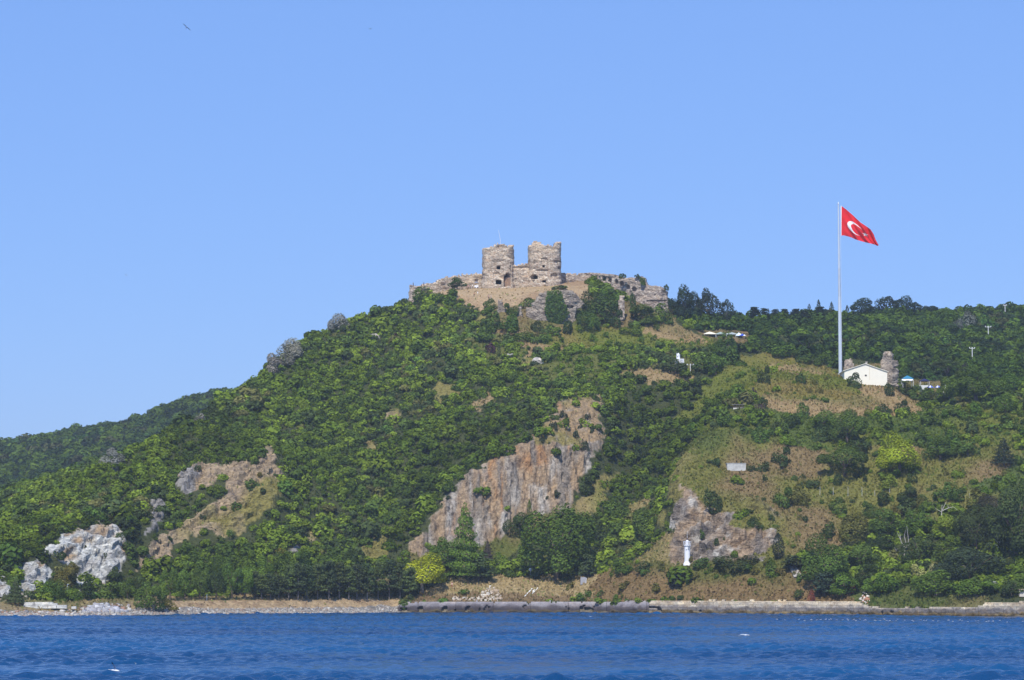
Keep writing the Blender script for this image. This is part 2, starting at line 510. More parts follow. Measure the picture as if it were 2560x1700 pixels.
SCREE = [[(447, 1180), (518, 1161), (581, 1157), (640, 1161), (668, 1112), (693, 1140), (697, 1214), (713, 1221), (673, 1271), (623, 1314), (604, 1333), (581, 1350), (520, 1330), (446, 1359), (404, 1401), (341, 1430),
          (352, 1388), (387, 1355), (446, 1313), (484, 1292), (547, 1258), (566, 1195), (505, 1222), (440, 1216)],
         [(957, 1050), (975, 1025), (996, 1021), (995, 1052)], [(875, 1400), (905, 1372), (950, 1340), (978, 1345), (965, 1380), (915, 1416)], [(764, 1350), (775, 1325), (810, 1340)],
         [(1078, 975), (1090, 955), (1130, 965), (1150, 990), (1100, 1010)], [(1185, 800), (1195, 785), (1216, 800), (1212, 815)]]
STREAKS = [[(868, 1157), (885, 1138), (898, 1142), (890, 1160)], [(900, 1139), (925, 1108), (955, 1105), (940, 1138)], [(1180, 1010), (1230, 985), (1240, 1000), (1190, 1030)],
           [(1445, 1260), (1500, 1195), (1545, 1178), (1520, 1230), (1480, 1310), (1455, 1330)], [(1575, 1262), (1622, 1240), (1625, 1255), (1560, 1330), (1545, 1335)],
           [(1590, 1400), (1660, 1345), (1692, 1330), (1685, 1405), (1600, 1412)], [(1300, 905), (1330, 890), (1350, 905), (1320, 920)]]
MEADOW = [(1050, 735), (1090, 722), (1190, 706), (1300, 712), (1400, 688), (1466, 682), (1482, 712), (1474, 738), (1430, 752), (1382, 740), (1360, 760), (1330, 768), (1250, 764), (1200, 772), (1160, 760), (1135, 742)]
DRY = [[(1283, 852), (1325, 850), (1419, 864), (1375, 872), (1345, 882), (1309, 896), (1318, 870)], [(1620, 806), (1690, 806), (1762, 850), (1755, 862), (1600, 832)],
       [(1568, 925), (1640, 920), (1735, 945), (1735, 956), (1690, 957), (1600, 958), (1565, 940)], [(1915, 917), (1991, 911), (2064, 930), (2000, 938), (1921, 925)],
       [(2150, 950), (2230, 958), (2310, 1025), (2283, 1034), (2120, 1034), (2040, 1042), (1905, 1018), (1880, 985), (1960, 990), (2060, 1005), (2120, 1000), (2155, 975)]]
YGRASS = [[(1430, 818), (1620, 820), (1780, 852), (1860, 860), (1760, 870), (1600, 868), (1450, 868), (1340, 850)], [(1830, 890), (1960, 880), (2100, 930), (2160, 945), (2160, 980), (2100, 1002), (1960, 992), (1850, 985), (1800, 1000), (1750, 1035), (1700, 1060), (1690, 1050), (1770, 960)]]
HEAD_SLOPE = [(1700, 1180), (1722, 1110), (1760, 1065), (1810, 1030), (1900, 1010), (2050, 1030), (2300, 1020), (2700, 1000), (2700, 1420), (2300, 1400), (2100, 1400), (1970, 1400), (1760, 1420), (1690, 1420), (1690, 1250)]
BAND = [(1820, 1030), (1900, 1024), (2060, 1042), (2300, 1034), (2560, 1000), (2760, 1000), (2760, 1090), (2440, 1112), (2380, 1150), (2280, 1110), (2150, 1112), (2080, 1132), (2000, 1118), (1880, 1085), (1790, 1070), (1735, 1085), (1712, 1112), (1722, 1070)]
EASTSIDE = [(2330, 1240), (2420, 1215), (2500, 1190), (2540, 1120), (2760, 1120), (2760, 1300), (2400, 1300), (2200, 1300), (2230, 1270)]
WOODS = [(2080, 1388), (2120, 1335), (2250, 1285), (2330, 1325), (2420, 1285), (2560, 1265), (2760, 1265), (2760, 1485), (2100, 1478), (2062, 1432)]
BANK = [(1400, 1505), (1440, 1450), (1500, 1428), (1600, 1408), (1960, 1398), (2060, 1430), (2120, 1470), (2140, 1512), (1700, 1510)]
MOUND = [(990, 1515), (1040, 1486), (1100, 1455), (1200, 1440), (1460, 1436), (1500, 1440), (1460, 1505)]
LAWN = [(2140, 1530), (2130, 1480), (2300, 1470), (2480, 1490), (2460, 1510), (2440, 1530)]

NY_, NX_ = H.shape
jit = fbm(GX / 3.0, GY / 3.0, seed=21, octv=3)
jit2 = fbm(GX / 3.0, GY / 3.0, seed=22, octv=3)
gpx, gpy = proj(GX, GY, H)
qx, qy = gpx + jit * 10 + jit2 * 3, gpy + jit2 * 8
big = fbm(GX / 18, GY / 18, seed=31, octv=4)
fine = fbm(GX / 1.6, GY / 1.6, H / 1.6, seed=33, octv=3)
COLR = np.zeros((NY_, NX_, 3))
DENS = np.ones((NY_, NX_))
GRASS = np.zeros((NY_, NX_))
ROCK = np.zeros((NY_, NX_))
def c3(*c):
    return np.array(c)[None, :]
COLR[:] = (0.06, 0.07, 0.025)
def paint(polys, col, dens, ymin, ymax, grass=0.0, rock=0.0, q=None):
    if not isinstance(polys[0], list):
        polys = [polys]
    sel = np.zeros(H.shape, bool)
    X, Y = q if q else (qx, qy)
    for p in polys:
        sel |= in_poly(X, Y, p)
    sel &= (GY > ymin) & (GY < ymax)
    COLR[sel] = col(sel) if callable(col) else col
    DENS[sel], GRASS[sel], ROCK[sel] = dens, grass, rock
    return sel
def blend(a, b, w):
    w = np.clip(w, 0, 1)[:, None]
    return np.array(a)[None, :] * (1 - w) + np.array(b)[None, :] * w
hs = paint(HEAD_SLOPE, lambda s: blend(blend((0.215, 0.155, 0.070), (0.165, 0.158, 0.038), big[s] * 1.1 + 0.55), (0.10, 0.12, 0.026), (1110 - qy[s]) / 60 + big[s] * .9), 0.05, 700, 862, grass=1.0)
paint(BAND, lambda s: blend((0.085, 0.115, 0.022), (0.14, 0.15, 0.028), big[s] * 1.2 + .3), 0.36, 700, 862, grass=1.0)
paint(EASTSIDE, lambda s: blend((0.085, 0.115, 0.03), (0.17, 0.16, 0.045), big[s] * 1.2 + .3), 0.34, 700, 862, grass=1.0)
paint(WOODS, (0.06, 0.07, 0.025), 0.85, 690, 800)
paint(BANK, lambda s: blend((0.20, 0.135, 0.06), (0.12, 0.12, 0.03), big[s] + 0.3 + (1450 - qy[s]) / 70), 0.04, 690, 800, grass=1.0)
paint(MOUND, lambda s: blend((0.35, 0.265, 0.13), (0.215, 0.15, 0.075), (qy[s] - 1474) / 14 + big[s] * .6), 0.0, 700, 815, grass=0.7)
paint(LAWN, lambda s: blend((0.10, 0.12, 0.03), (0.17, 0.15, 0.06), big[s] + .2), 0.0, 650, 735, grass=1.0)
paint(YGRASS, lambda s: blend((0.14, 0.155, 0.025), (0.20, 0.155, 0.045), big[s] + 0.15), 0.03, 830, 1000, grass=1.0)
paint(DRY, lambda s: blend((0.31, 0.22, 0.105), (0.20, 0.165, 0.06), big[s] * 1.2 + .3), 0.0, 780, 1000, grass=0.9)
paint(MEADOW, lambda s: blend((0.34, 0.225, 0.125), (0.43, 0.31, 0.175), big[s] * 1.3 + .4), 0.0, 960, 1035, grass=0.12)
paint(STREAKS, lambda s: blend((0.22, 0.20, 0.06), (0.30, 0.22, 0.11), big[s] + .3), 0.05, 740, 960, grass=1.0)
paint(SCREE, lambda s: blend(blend((0.40, 0.30, 0.18), (0.26, 0.20, 0.14), fine[s] * .9 + .35), (0.23, 0.20, 0.06), big[s] * 1.6 + .05 + (qx[s] - 560) / 400), 0.05, 740, 1000, grass=0.15, rock=0.7)
paint(OR_ROCK, lambda s: blend(blend(blend((0.34, 0.245, 0.15), (0.25, 0.21, 0.165), fbm(GX[s] / 2.2, H[s] / 14, seed=41) * 1.5 + .5), (0.42, 0.385, 0.33), (fbm(GX[s] / 1.8, H[s] / 9, seed=43) * 1.4 - .4) * np.clip((1300 - abs(qy[s] - 1260) * 6) / 1300 + .3, 0, 1)),
      (0.38, 0.21, 0.095), fbm(GX[s] / 1.8, H[s] / 8, seed=44) * 1.5 - .6 + (1180 - qy[s]) / 400), 0.04, 795, 890, rock=1.0)
paint(HEAD_ROCK, lambda s: blend(blend((0.36, 0.26, 0.165), (0.23, 0.195, 0.16), fbm(GX[s] / 5, H[s] / 4, seed=45) * 1.3 + .35), (0.50, 0.47, 0.41), fbm(GX[s] / 3, H[s] / 2, seed=46) * 1.8 - .4), 0.02, 735, 790, rock=1.0)
paint(FLANK_ROCK, lambda s: blend(blend((0.30, 0.24, 0.17), (0.21, 0.17, 0.13), fine[s] + .3), (0.19, 0.17, 0.05), big[s] * 1.6 + .5), 0.03, 740, 830, grass=0.35, rock=0.75)
paint([(1340, 1075), (1428, 1000), (1500, 990), (1497, 1060), (1512, 1100), (1440, 1122), (1385, 1112), (1335, 1118)], lambda s: blend(blend((0.33, 0.235, 0.13), (0.24, 0.20, 0.07), big[s] * 1.5 + .4), (0.30, 0.26, 0.21), fine[s] - .1), 0.10, 840, 895, grass=0.3, rock=0.55)
paint(GREY_ROCK, lambda s: blend((0.33, 0.31, 0.28), (0.20, 0.185, 0.17), fine[s] + .3), 0.0, 735, 845, rock=1.0)
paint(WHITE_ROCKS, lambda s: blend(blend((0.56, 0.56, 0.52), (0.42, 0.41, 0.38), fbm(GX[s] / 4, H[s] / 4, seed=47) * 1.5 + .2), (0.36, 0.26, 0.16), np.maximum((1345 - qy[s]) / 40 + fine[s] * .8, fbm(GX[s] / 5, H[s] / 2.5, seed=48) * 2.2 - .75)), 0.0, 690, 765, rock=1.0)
# shore: pebbles, bank face, coast path
px_g = np.repeat((CX + SG * F)[None, :], NY_, 0)
dsh = GY - yw_g
left = px_g < 1000
s_ = left & (dsh < 8.6)
COLR[s_] = blend((0.34, 0.32, 0.29), (0.20, 0.185, 0.165), fine[s_] * .9 + .35); DENS[s_] = 0
s_ = left & (dsh >= 8.6) & (dsh < 14 + big * 1.5)
COLR[s_] = blend(blend((0.42, 0.31, 0.18), (0.28, 0.19, 0.11), fine[s_] * .8 + .3), (0.18, 0.15, 0.07), (330 - gpx[s_]) / 60 + big[s_]); DENS[s_] = 0; GRASS[s_] = .1
s_ = left & (dsh >= 14 + big * 1.5) & (dsh < 27)
COLR[s_] = blend((0.30, 0.22, 0.12), (0.19, 0.17, 0.07), big[s_] + .35); DENS[s_] = 0; GRASS[s_] = .5
s_ = (~left) & (dsh < 3)
COLR[s_] = (0.2, 0.17, 0.12); DENS[s_] = 0; GRASS[s_] = 0

CLEAR = [[(1190, 1372), (1266, 1318), (1330, 1280), (1440, 1262), (1450, 1310), (1330, 1345), (1250, 1410)], [(1010, 1380), (1120, 1345), (1120, 1385), (1030, 1405)], [(1742, 826), (1880, 826), (1880, 868), (1742, 868)], [(2098, 915), (2250, 905), (2250, 985), (2098, 970)], [(1682, 895), (1742, 895), (1742, 938), (1682, 938)],
         [(2248, 948), (2372, 955), (2372, 1000), (2248, 985)], [(1228, 750), (1470, 735), (1470, 838), (1228, 838)], [(1535, 770), (1570, 770), (1570, 830), (1535, 830)], [(1470, 740), (1690, 770), (1690, 815), (1470, 790)]]
for p_ in CLEAR:
    DENS[in_poly(gpx, gpy, p_) & (GY > 795) & (GY < 1020) & (DENS > .3)] = 0
    s_ = in_poly(gpx, gpy, p_) & (GY > 795) & (GY < 1020) & (ROCK == 0) & (GRASS == 0)
    COLR[s_] = blend((0.12, 0.13, 0.03), (0.21, 0.15, 0.07), big[s_] + .25)
    GRASS[s_] = .9
for p_ in (SCREE[0], WHITE_ROCKS[0], GREY_ROCK[0], OR_ROCK):
    for dy_ in (12, 24):
        s_ = in_poly(qx, qy - dy_, p_) & (ROCK == 0) & (GY > 700) & (GY < 890)
        DENS[s_] = np.minimum(DENS[s_], .28)
paint_more = in_poly(qx, qy, [(1160, 830), (1450, 826), (1600, 880), (1570, 940), (1330, 960), (1180, 920)]) & (GY > 880) & (GY < 980)
GRASS[(DENS > .5) & (GRASS == 0)] = .55
COLR[paint_more & (DENS > .9)] = (0.12, 0.13, 0.03)
GRASS[paint_more & (DENS > .9)] = .6
DENS[paint_more & (DENS > .9)] = .62
# displacement of bare rock along its normal: fluted cliff faces, tilted slabs
dX = np.gradient(H, axis=1) / np.gradient(GX, axis=1)
dY = np.gradient(H, axis=0) / np.gradient(GY, axis=0)
nrm = np.stack([-dX, -dY, np.ones_like(H)], -1)
nrm /= np.linalg.norm(nrm, axis=-1, keepdims=True)
rw = np.clip(blur1(blur1(ROCK, 2, 0), 2, 1) * 1.4 - .2, 0, 1)
ridge = lambda a: 1 - 2 * np.abs(a)
cliff = (gpx > 1000) & (gpx < 1530)
flute = 1.4 * ridge(vnoise(GX / 3.1 + H * .05, H / 22, GY / 9, seed=51)) + 1.0 * ridge(vnoise(GX / 1.6, H / 7, GY / 3, seed=52)) + .5 * fbm(GX / 1.2, H / 1.5, GY / 1.2, seed=53, octv=2)
ua, ub = GX * .8 + H * .6, H * .8 - GX * .6
slab = 1.8 * ridge(vnoise(ua / 9, ub / 2.4, GY / 6, seed=54)) + 1.2 * ridge(vnoise(ua / 3, ub / 1.2, GY / 3, seed=55)) + .6 * fbm(GX / 1.1, H / 1.1, GY / 1.1, seed=56, octv=2)
fl_ = np.floor
wob = fbm(GX / 4, H / 4, GY / 4, seed=57, octv=2) * .6
blk1 = hash3(fl_(GX / 1.9 + wob), fl_(H / 7 + hash3(fl_(GX / 1.9 + wob), 0 * GX, 0 * GX, 58) * 5), fl_(GY / 7), 59) - .5
blk2 = hash3(fl_(ua / 6.5 + wob), fl_(ub / 2.1 + wob), fl_(GY / 5 + wob), 60) - .5
blk3 = hash3(fl_(ua / 1.9 + wob), fl_(ub / .9), fl_(GY / 2.2), 62) - .5
white_ = gpx < 340
dsp = np.where(white_, slab * .5 + blk2 * 2.0 + blk3 * .5, np.where(cliff, flute * .65 + blk1 * 1.0, slab * .7 + blk2 * 2.4 + blk3 * .5)) * rw
beachrub = np.where(left & (dsh > 0) & (dsh < 14), fine * .35, 0)
TX, TY, TZ = GX + nrm[..., 0] * dsp, GY + nrm[..., 1] * dsp, H + nrm[..., 2] * dsp + beachrub

def ground_material():
    m, nt, b = new_mat('ground')
    at = N(nt, 'ShaderNodeAttribute', attribute_name='cover')
    ar = N(nt, 'ShaderNodeAttribute', attribute_name='bare')
    tc = N(nt, 'ShaderNodeTexCoord')
    n1 = N(nt, 'ShaderNodeTexNoise', Scale=1.1, Detail=6.0, Roughness=0.65)
    nt.links.new(tc.outputs['Object'], n1.inputs['Vector'])
    r1 = ramp(nt, [(0.28, (0.55, 0.55, 0.55)), (0.72, (1.4, 1.4, 1.4))], n1.outputs['Fac'])
    c = mixc(nt, 1.0, at.outputs['Color'], r1.outputs['Color'], 'MULTIPLY')
    # fissures, flutes and bedding in the bare rock
    mp = N(nt, 'ShaderNodeMapping')
    mp.inputs['Rotation'].default_value = (0.1, 0.22, 0.0)
    mp.inputs['Scale'].default_value = (0.55, 0.4, 0.10)
    nt.links.new(tc.outputs['Object'], mp.inputs['Vector'])
    n2 = N(nt, 'ShaderNodeTexNoise', Scale=1.6, Detail=7.0, Roughness=0.72, Distortion=0.5)
    nt.links.new(mp.outputs['Vector'], n2.inputs['Vector'])
    mp3 = N(nt, 'ShaderNodeMapping')
    mp3.inputs['Rotation'].default_value = (0.2, 0.75, 0.3)
    mp3.inputs['Scale'].default_value = (0.22, 0.5, 0.9)
    nt.links.new(tc.outputs['Object'], mp3.inputs['Vector'])
    n3 = N(nt, 'ShaderNodeTexNoise', Scale=1.3, Detail=7.0, Roughness=0.72, Distortion=0.8)
    nt.links.new(mp3.outputs['Vector'], n3.inputs['Vector'])
    af = N(nt, 'ShaderNodeAttribute', attribute_name='flute')
    mxn = N(nt, 'ShaderNodeMix')
    nt.links.new(af.outputs['Fac'], mxn.inputs[0])
    nt.links.new(n3.outputs['Fac'], mxn.inputs[2])
    nt.links.new(n2.outputs['Fac'], mxn.inputs[3])
    r2 = ramp(nt, [(0.33, (0.20, 0.18, 0.18)), (0.43, (0.72, 0.70, 0.69)), (0.52, (1.0, 1.0, 1.0)), (0.66, (1.25, 1.2, 1.12))], mxn.outputs[0])
    crack = mixc(nt, ar.outputs['Fac'], (1, 1, 1), r2.outputs['Color'])
    c = mixc(nt, 1.0, c, crack, 'MULTIPLY')
    nt.links.new(c, b.inputs['Base Color'])
    hsum = N(nt, 'ShaderNodeMath', operation='ADD')
    nt.links.new(n1.outputs['Fac'], hsum.inputs[0])
    nt.links.new(mxn.outputs[0], hsum.inputs[1])
    b.inputs['Roughness'].default_value = 0.95
    b.inputs['Specular IOR Level'].default_value = 0.1
    bp = N(nt, 'ShaderNodeBump', Strength=0.9, Distance=0.8)
    nt.links.new(hsum.outputs[0], bp.inputs['Height'])
    nt.links.new(bp.outputs['Normal'], b.inputs['Normal'])
    return m

tv = np.stack([TX, TY, TZ], -1).reshape(-1, 3)
idx = np.arange(NY_ * NX_).reshape(NY_, NX_)
tq = np.stack([idx[:-1, :-1], idx[:-1, 1:], idx[1:, 1:], idx[1:, :-1]], -1).reshape(-1, 4)
tm = quads_mesh('hillside', tv, tq, smooth=True)
tm.polygons.foreach_set('use_smooth', (rw[:-1, :-1].ravel() < .45))
a = tm.attributes.new('cover', 'FLOAT_COLOR', 'POINT')
cc = np.ones((NY_ * NX_, 4), np.float32)
cc[:, :3] = COLR.reshape(-1, 3)
a.data.foreach_set('color', cc.ravel())
a = tm.attributes.new('bare', 'FLOAT', 'POINT')
a.data.foreach_set('value', rw.ravel().astype(np.float32))
a = tm.attributes.new('flute', 'FLOAT', 'POINT')
a.data.foreach_set('value', cliff.ravel().astype(np.float32))
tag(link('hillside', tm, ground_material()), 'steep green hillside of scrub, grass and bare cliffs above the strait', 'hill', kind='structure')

# ---------------------------------------------------------------- water
def water_material():
    m, nt, b = new_mat('water')
    tc = N(nt, 'ShaderNodeTexCoord')
    n0 = N(nt, 'ShaderNodeTexNoise', Scale=0.012, Detail=3.0)
    mp = N(nt, 'ShaderNodeMapping')
    mp.inputs['Scale'].default_value = (0.35, 1.6, 1)
    nt.links.new(tc.outputs['Object'], mp.inputs['Vector'])
    nt.links.new(mp.outputs['Vector'], n0.inputs['Vector'])
    r = ramp(nt, [(0.35, (0.002, 0.036, 0.115)), (0.65, (0.005, 0.07, 0.19))], n0.outputs['Fac'])
    nt.links.new(r.outputs['Color'], b.inputs['Base Color'])
    b.inputs['Roughness'].default_value = 0.16
    b.inputs['IOR'].default_value = 1.33
    b.inputs['Specular IOR Level'].default_value = 0.5
    n1 = N(nt, 'ShaderNodeTexNoise', Scale=1.6, Detail=5.0)
    nt.links.new(tc.outputs['Object'], n1.inputs['Vector'])
    bp = N(nt, 'ShaderNodeBump', Strength=0.6, Distance=0.3)
    nt.links.new(n1.outputs['Fac'], bp.inputs['Height'])
    nt.links.new(bp.outputs['Normal'], b.inputs['Normal'])
    return m
wy = [140.0]
while wy[-1] < 800:
    wy.append(wy[-1] + 0.28 + (wy[-1] - 140) * 0.0012)
wy = np.array(wy)
ws = np.linspace(-0.31, 0.31, 1150)
WX, WY = ws[None, :] * wy[:, None], np.repeat(wy[:, None], len(ws), 1)
WZ = np.zeros_like(WX)
wr = np.random.default_rng(5)
for i in range(60):
    lam = 0.75 * (6.5 / 0.75) ** wr.random()
    th = math.radians(wr.normal(-100, 32))
    k = 2 * math.pi / lam
    amp = 0.0125 * lam ** 0.8
    WZ += amp * np.sin(k * (WX * math.cos(th) + WY * math.sin(th)) + wr.random() * 6.28)
for i in range(22):
    lam = 1.8 * (6.0 / 1.8) ** wr.random()
    th = math.radians(wr.normal(-95, 38))
    k = 2 * math.pi / lam
    WZ += 0.0085 * lam * np.sin(k * (WX * math.cos(th) + WY * math.sin(th)) + wr.random() * 6.28)
WZ *= 0.75 + 0.45 * fbm(WX / 40, WY / 25, seed=61, octv=2)
edge = np.minimum.reduce([np.clip((WY - 140) / 10, 0, 1), np.clip((800 - WY) / 10, 0, 1), np.clip((0.31 - abs(WX / WY)) / .01, 0, 1)])
WZ *= edge
wi = np.arange(WZ.size).reshape(WZ.shape)
wq = np.stack([wi[:-1, :-1], wi[:-1, 1:], wi[1:, 1:], wi[1:, :-1]], -1).reshape(-1, 4)
wvs = np.stack([WX, WY, WZ], -1).reshape(-1, 3)
nb = len(wvs)
R_ = 9000.0
ring = np.array([(-R_, -R_, 0), (R_, -R_, 0), (R_, R_, 0), (-R_, R_, 0)], float)
# flat sea all round the rippled stretch (edges split so that the sheets meet along straight borders)
a0, b0, c0, d0 = wi[0, 0], wi[0, -1], wi[-1, -1], wi[-1, 0]
wvs = np.concatenate([wvs, ring])
wq = np.concatenate([wq, [[nb, nb + 1, b0, a0], [nb + 1, nb + 2, c0, b0], [nb + 2, nb + 3, d0, c0], [nb + 3, nb, a0, d0]]])
tag(link('water', quads_mesh('water', wvs, wq, smooth=True), water_material()), 'deep blue choppy water of the strait', 'water', kind='structure')

# ---------------------------------------------------------------- foliage builders
def crown(n, seed, lumps=7, flat=0.8, leaf=0.16, low=-0.35, spread=0.62, rl=(0.34, 0.5)):
    """leaf clumps over a cluster of lumps; fits roughly a unit radius, centre at 0"""
    r = np.random.default_rng(seed)
    L = r.normal(size=(lumps, 3))
    L /= np.linalg.norm(L, axis=1, keepdims=True)
    L *= (r.random((lumps, 1)) ** 0.5) * spread
    L[:, 2] = np.where(L[:, 2] < low, -L[:, 2] * .3, L[:, 2])
    R = r.uniform(rl[0], rl[1], lumps)
    L[0] = 0; R[0] = max(R[0], 0.45)
    c, d, kk = [], [], []
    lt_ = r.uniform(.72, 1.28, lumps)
    while sum(len(x) for x in c) < n:
        k = r.integers(0, lumps, n)
        u = r.normal(size=(n, 3))
        u /= np.linalg.norm(u, axis=1, keepdims=True)
        p = L[k] + u * (R[k] * (0.62 + .44 * r.random(n) ** .5))[:, None]
        keep = (u[:, 2] > -0.65)
        for j in range(lumps):
            dd = np.linalg.norm(p - L[j], axis=1)
            keep &= (k == j) | (dd > R[j] * 0.86)
        c.append(p[keep]); d.append(u[keep]); kk.append(k[keep])
    c, d = np.concatenate(c)[:n], np.concatenate(d)[:n]
    ext = np.abs(c).max(0)
    c = c / ext.max()
    c[:, 2] *= flat
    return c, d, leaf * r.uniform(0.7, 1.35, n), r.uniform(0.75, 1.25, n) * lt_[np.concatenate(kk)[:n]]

def leaf_quads(c, d, sz, rng, rnd=0.42):
    """one bent-free leaf clump per centre, facing loosely outward"""
    n = len(c)
    nn = d + rng.normal(size=(n, 3)) * rnd
    nn[:, 2] += 0.4
    nn /= np.linalg.norm(nn, axis=1, keepdims=True)
    a = np.cross(nn, rng.normal(size=(n, 3)))
    a /= np.linalg.norm(a, axis=1, keepdims=True) + 1e-9
    b = np.cross(nn, a)
    sz = sz[:, None]
    asp = rng.uniform(0.6, 1.0, (n, 1))
    V = np.stack([c - a * sz * .5, c - b * sz * .5 * asp, c + a * sz * .5, c + b * sz * .5 * asp], 1)
    return V.reshape(-1, 3)

def quad_idx(n):
    return np.arange(n * 4).reshape(n, 4)

# ---------------------------------------------------------------- the scrub that covers the hill (one mass)
PAL = np.array([(0.125, 0.175, 0.026), (0.165, 0.215, 0.028), (0.090, 0.126, 0.029), (0.180, 0.225, 0.030), (0.068, 0.088, 0.034), (0.135, 0.124, 0.046), (0.052, 0.068, 0.030), (0.100, 0.160, 0.034)]) * np.array([.95, 1.03, .86])
PALW = np.array([.22, .2, .17, .12, .1, .07, .06, .06])
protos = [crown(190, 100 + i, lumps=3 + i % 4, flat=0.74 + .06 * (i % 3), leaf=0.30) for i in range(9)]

elev = (TZ + 3.0 - CAMZ) / GY
emax = np.maximum.accumulate((H - CAMZ) / GY, axis=0)
VIS = elev > emax - 0.0035

def scatter(y0, y1, step, keep_fn, rad, seed, nleaf=None, clear=()):
    r = np.random.default_rng(seed)
    Ys = np.arange(y0, y1, step)
    pts = []
    for y in Ys:
        xs = np.arange(S0 * y, S1 * y, step)
        pts.append(np.stack([xs + r.uniform(-.5, .5, len(xs)) * step, y + r.uniform(-.5, .5, len(xs)) * step], 1))
    p = np.concatenate(pts)
    s = (p[:, 0] / p[:, 1] - S0) / (S1 - S0) * (NS - 1)
    j = np.clip(np.round(s).astype(int), 0, NS - 1)
    i = np.clip(np.round(np.interp(p[:, 1], ROWS, np.arange(len(ROWS)))).astype(int), 0, len(ROWS) - 1)
    z = TZ[i, j]
    px, py = proj(p[:, 0], p[:, 1], z)
    k = VIS[i, j] & (r.random(len(p)) < DENS[i, j]) & (z > 2.0) & keep_fn(px, py, p[:, 1]) & (px > -90) & (px < 2650)
    return p[k], z[k], px[k], py[k]

def build_scrub(name, label, pts, z, px, py, rad, seed, tint=(1, 1, 1), dark=None, pset=None, leafs=1.0):
    pset = pset or protos
    r = np.random.default_rng(seed)
    n = len(pts)
    Vs, Cs = [], []
    which = r.integers(0, len(pset), n)
    zone = fbm(pts[:, 0] / 30, pts[:, 1] / 30, seed=seed, octv=3)
    zone2 = fbm(pts[:, 0] / 9, pts[:, 1] / 9, seed=seed + 5, octv=2)
    cum = np.cumsum(PALW)
    u = np.clip(r.random(n) * 0.44 + 0.28 + zone * 0.30 + zone2 * .22, 0, 0.999)
    pi = np.searchsorted(cum / cum[-1], u)
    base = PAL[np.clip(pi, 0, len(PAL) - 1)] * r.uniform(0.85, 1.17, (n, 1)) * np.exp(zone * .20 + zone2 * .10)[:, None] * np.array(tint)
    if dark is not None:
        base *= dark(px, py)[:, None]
    R = rad(r, n, px, py)
    for k, (c, d, sz, tv_) in enumerate(pset):
        sel = np.where(which == k)[0]
        if len(sel) == 0:
            continue
        m, q = len(sel), len(c)
        a = r.uniform(0, 6.283, m)
        ca, sa = np.cos(a)[:, None], np.sin(a)[:, None]
        hsq = r.uniform(0.8, 1.25, m)[:, None]
        rr = R[sel][:, None]
        X = (c[None, :, 0] * ca - c[None, :, 1] * sa) * rr + pts[sel, 0][:, None]
        Y = (c[None, :, 0] * sa + c[None, :, 1] * ca) * rr + pts[sel, 1][:, None]
        Z = (c[None, :, 2] * hsq + 0.22) * rr + z[sel][:, None]
        DX = d[None, :, 0] * ca - d[None, :, 1] * sa
        DY = d[None, :, 0] * sa + d[None, :, 1] * ca
        DZ = np.repeat(d[None, :, 2], m, 0)
        Vs.append(leaf_quads(np.stack([X, Y, Z], -1).reshape(-1, 3), np.stack([DX, DY, DZ], -1).reshape(-1, 3), (sz[None, :] * rr * leafs).ravel(), r))
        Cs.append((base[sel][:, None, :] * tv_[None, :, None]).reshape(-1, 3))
    V, Cc = np.concatenate(Vs), np.concatenate(Cs)
    o = link(name, quads_mesh(name, V, quad_idx(len(V) // 4), col=Cc), LEAF)
    print(name, n, 'clumps', len(V) // 4, 'leaf faces')
    return tag(o, label, 'scrub', kind='stuff')

near_back = lambda px, py, Y: (Y > 893) & (px > 1740) & (Y > 893 + np.clip((2100 - px) * .16, 0, 75))
def is_main(px, py, Y):
    return (Y < 1012) & ~near_back(px, py, Y)
def is_left_far(px, py, Y):
    return (Y >= 1012) & (px < 1150)
def is_right_far(px, py, Y):
    return ((Y >= 1012) & (px >= 1600)) | near_back(px, py, Y)

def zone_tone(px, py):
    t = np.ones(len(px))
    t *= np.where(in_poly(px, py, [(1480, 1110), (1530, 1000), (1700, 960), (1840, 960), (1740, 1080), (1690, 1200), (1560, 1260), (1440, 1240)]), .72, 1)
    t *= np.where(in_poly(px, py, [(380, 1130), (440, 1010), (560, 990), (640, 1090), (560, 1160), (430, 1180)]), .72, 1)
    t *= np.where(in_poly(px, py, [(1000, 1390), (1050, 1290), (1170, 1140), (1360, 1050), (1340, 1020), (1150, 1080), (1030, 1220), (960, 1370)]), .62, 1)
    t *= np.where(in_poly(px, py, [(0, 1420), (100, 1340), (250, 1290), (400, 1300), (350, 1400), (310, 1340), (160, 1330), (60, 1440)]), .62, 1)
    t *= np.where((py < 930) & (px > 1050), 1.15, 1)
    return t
p, z, px, py = scatter(700, 1012, 2.45, lambda px, py, Y: is_main(px, py, Y), None, 71)
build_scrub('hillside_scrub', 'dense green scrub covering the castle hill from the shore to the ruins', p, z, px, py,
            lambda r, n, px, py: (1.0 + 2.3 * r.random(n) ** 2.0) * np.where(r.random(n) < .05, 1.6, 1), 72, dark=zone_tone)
p, z, px, py = scatter(1012, 1840, 6.5, is_left_far, None, 73)
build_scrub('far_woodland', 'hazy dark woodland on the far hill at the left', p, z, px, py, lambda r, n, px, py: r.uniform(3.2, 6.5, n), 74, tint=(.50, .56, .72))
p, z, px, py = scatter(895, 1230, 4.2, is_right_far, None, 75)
build_scrub('ridge_woodland', 'dark woodland on the ridge behind the flagpole', p, z, px, py, lambda r, n, px, py: r.uniform(2.2, 4.4, n), 76, tint=(.50, .58, .70))

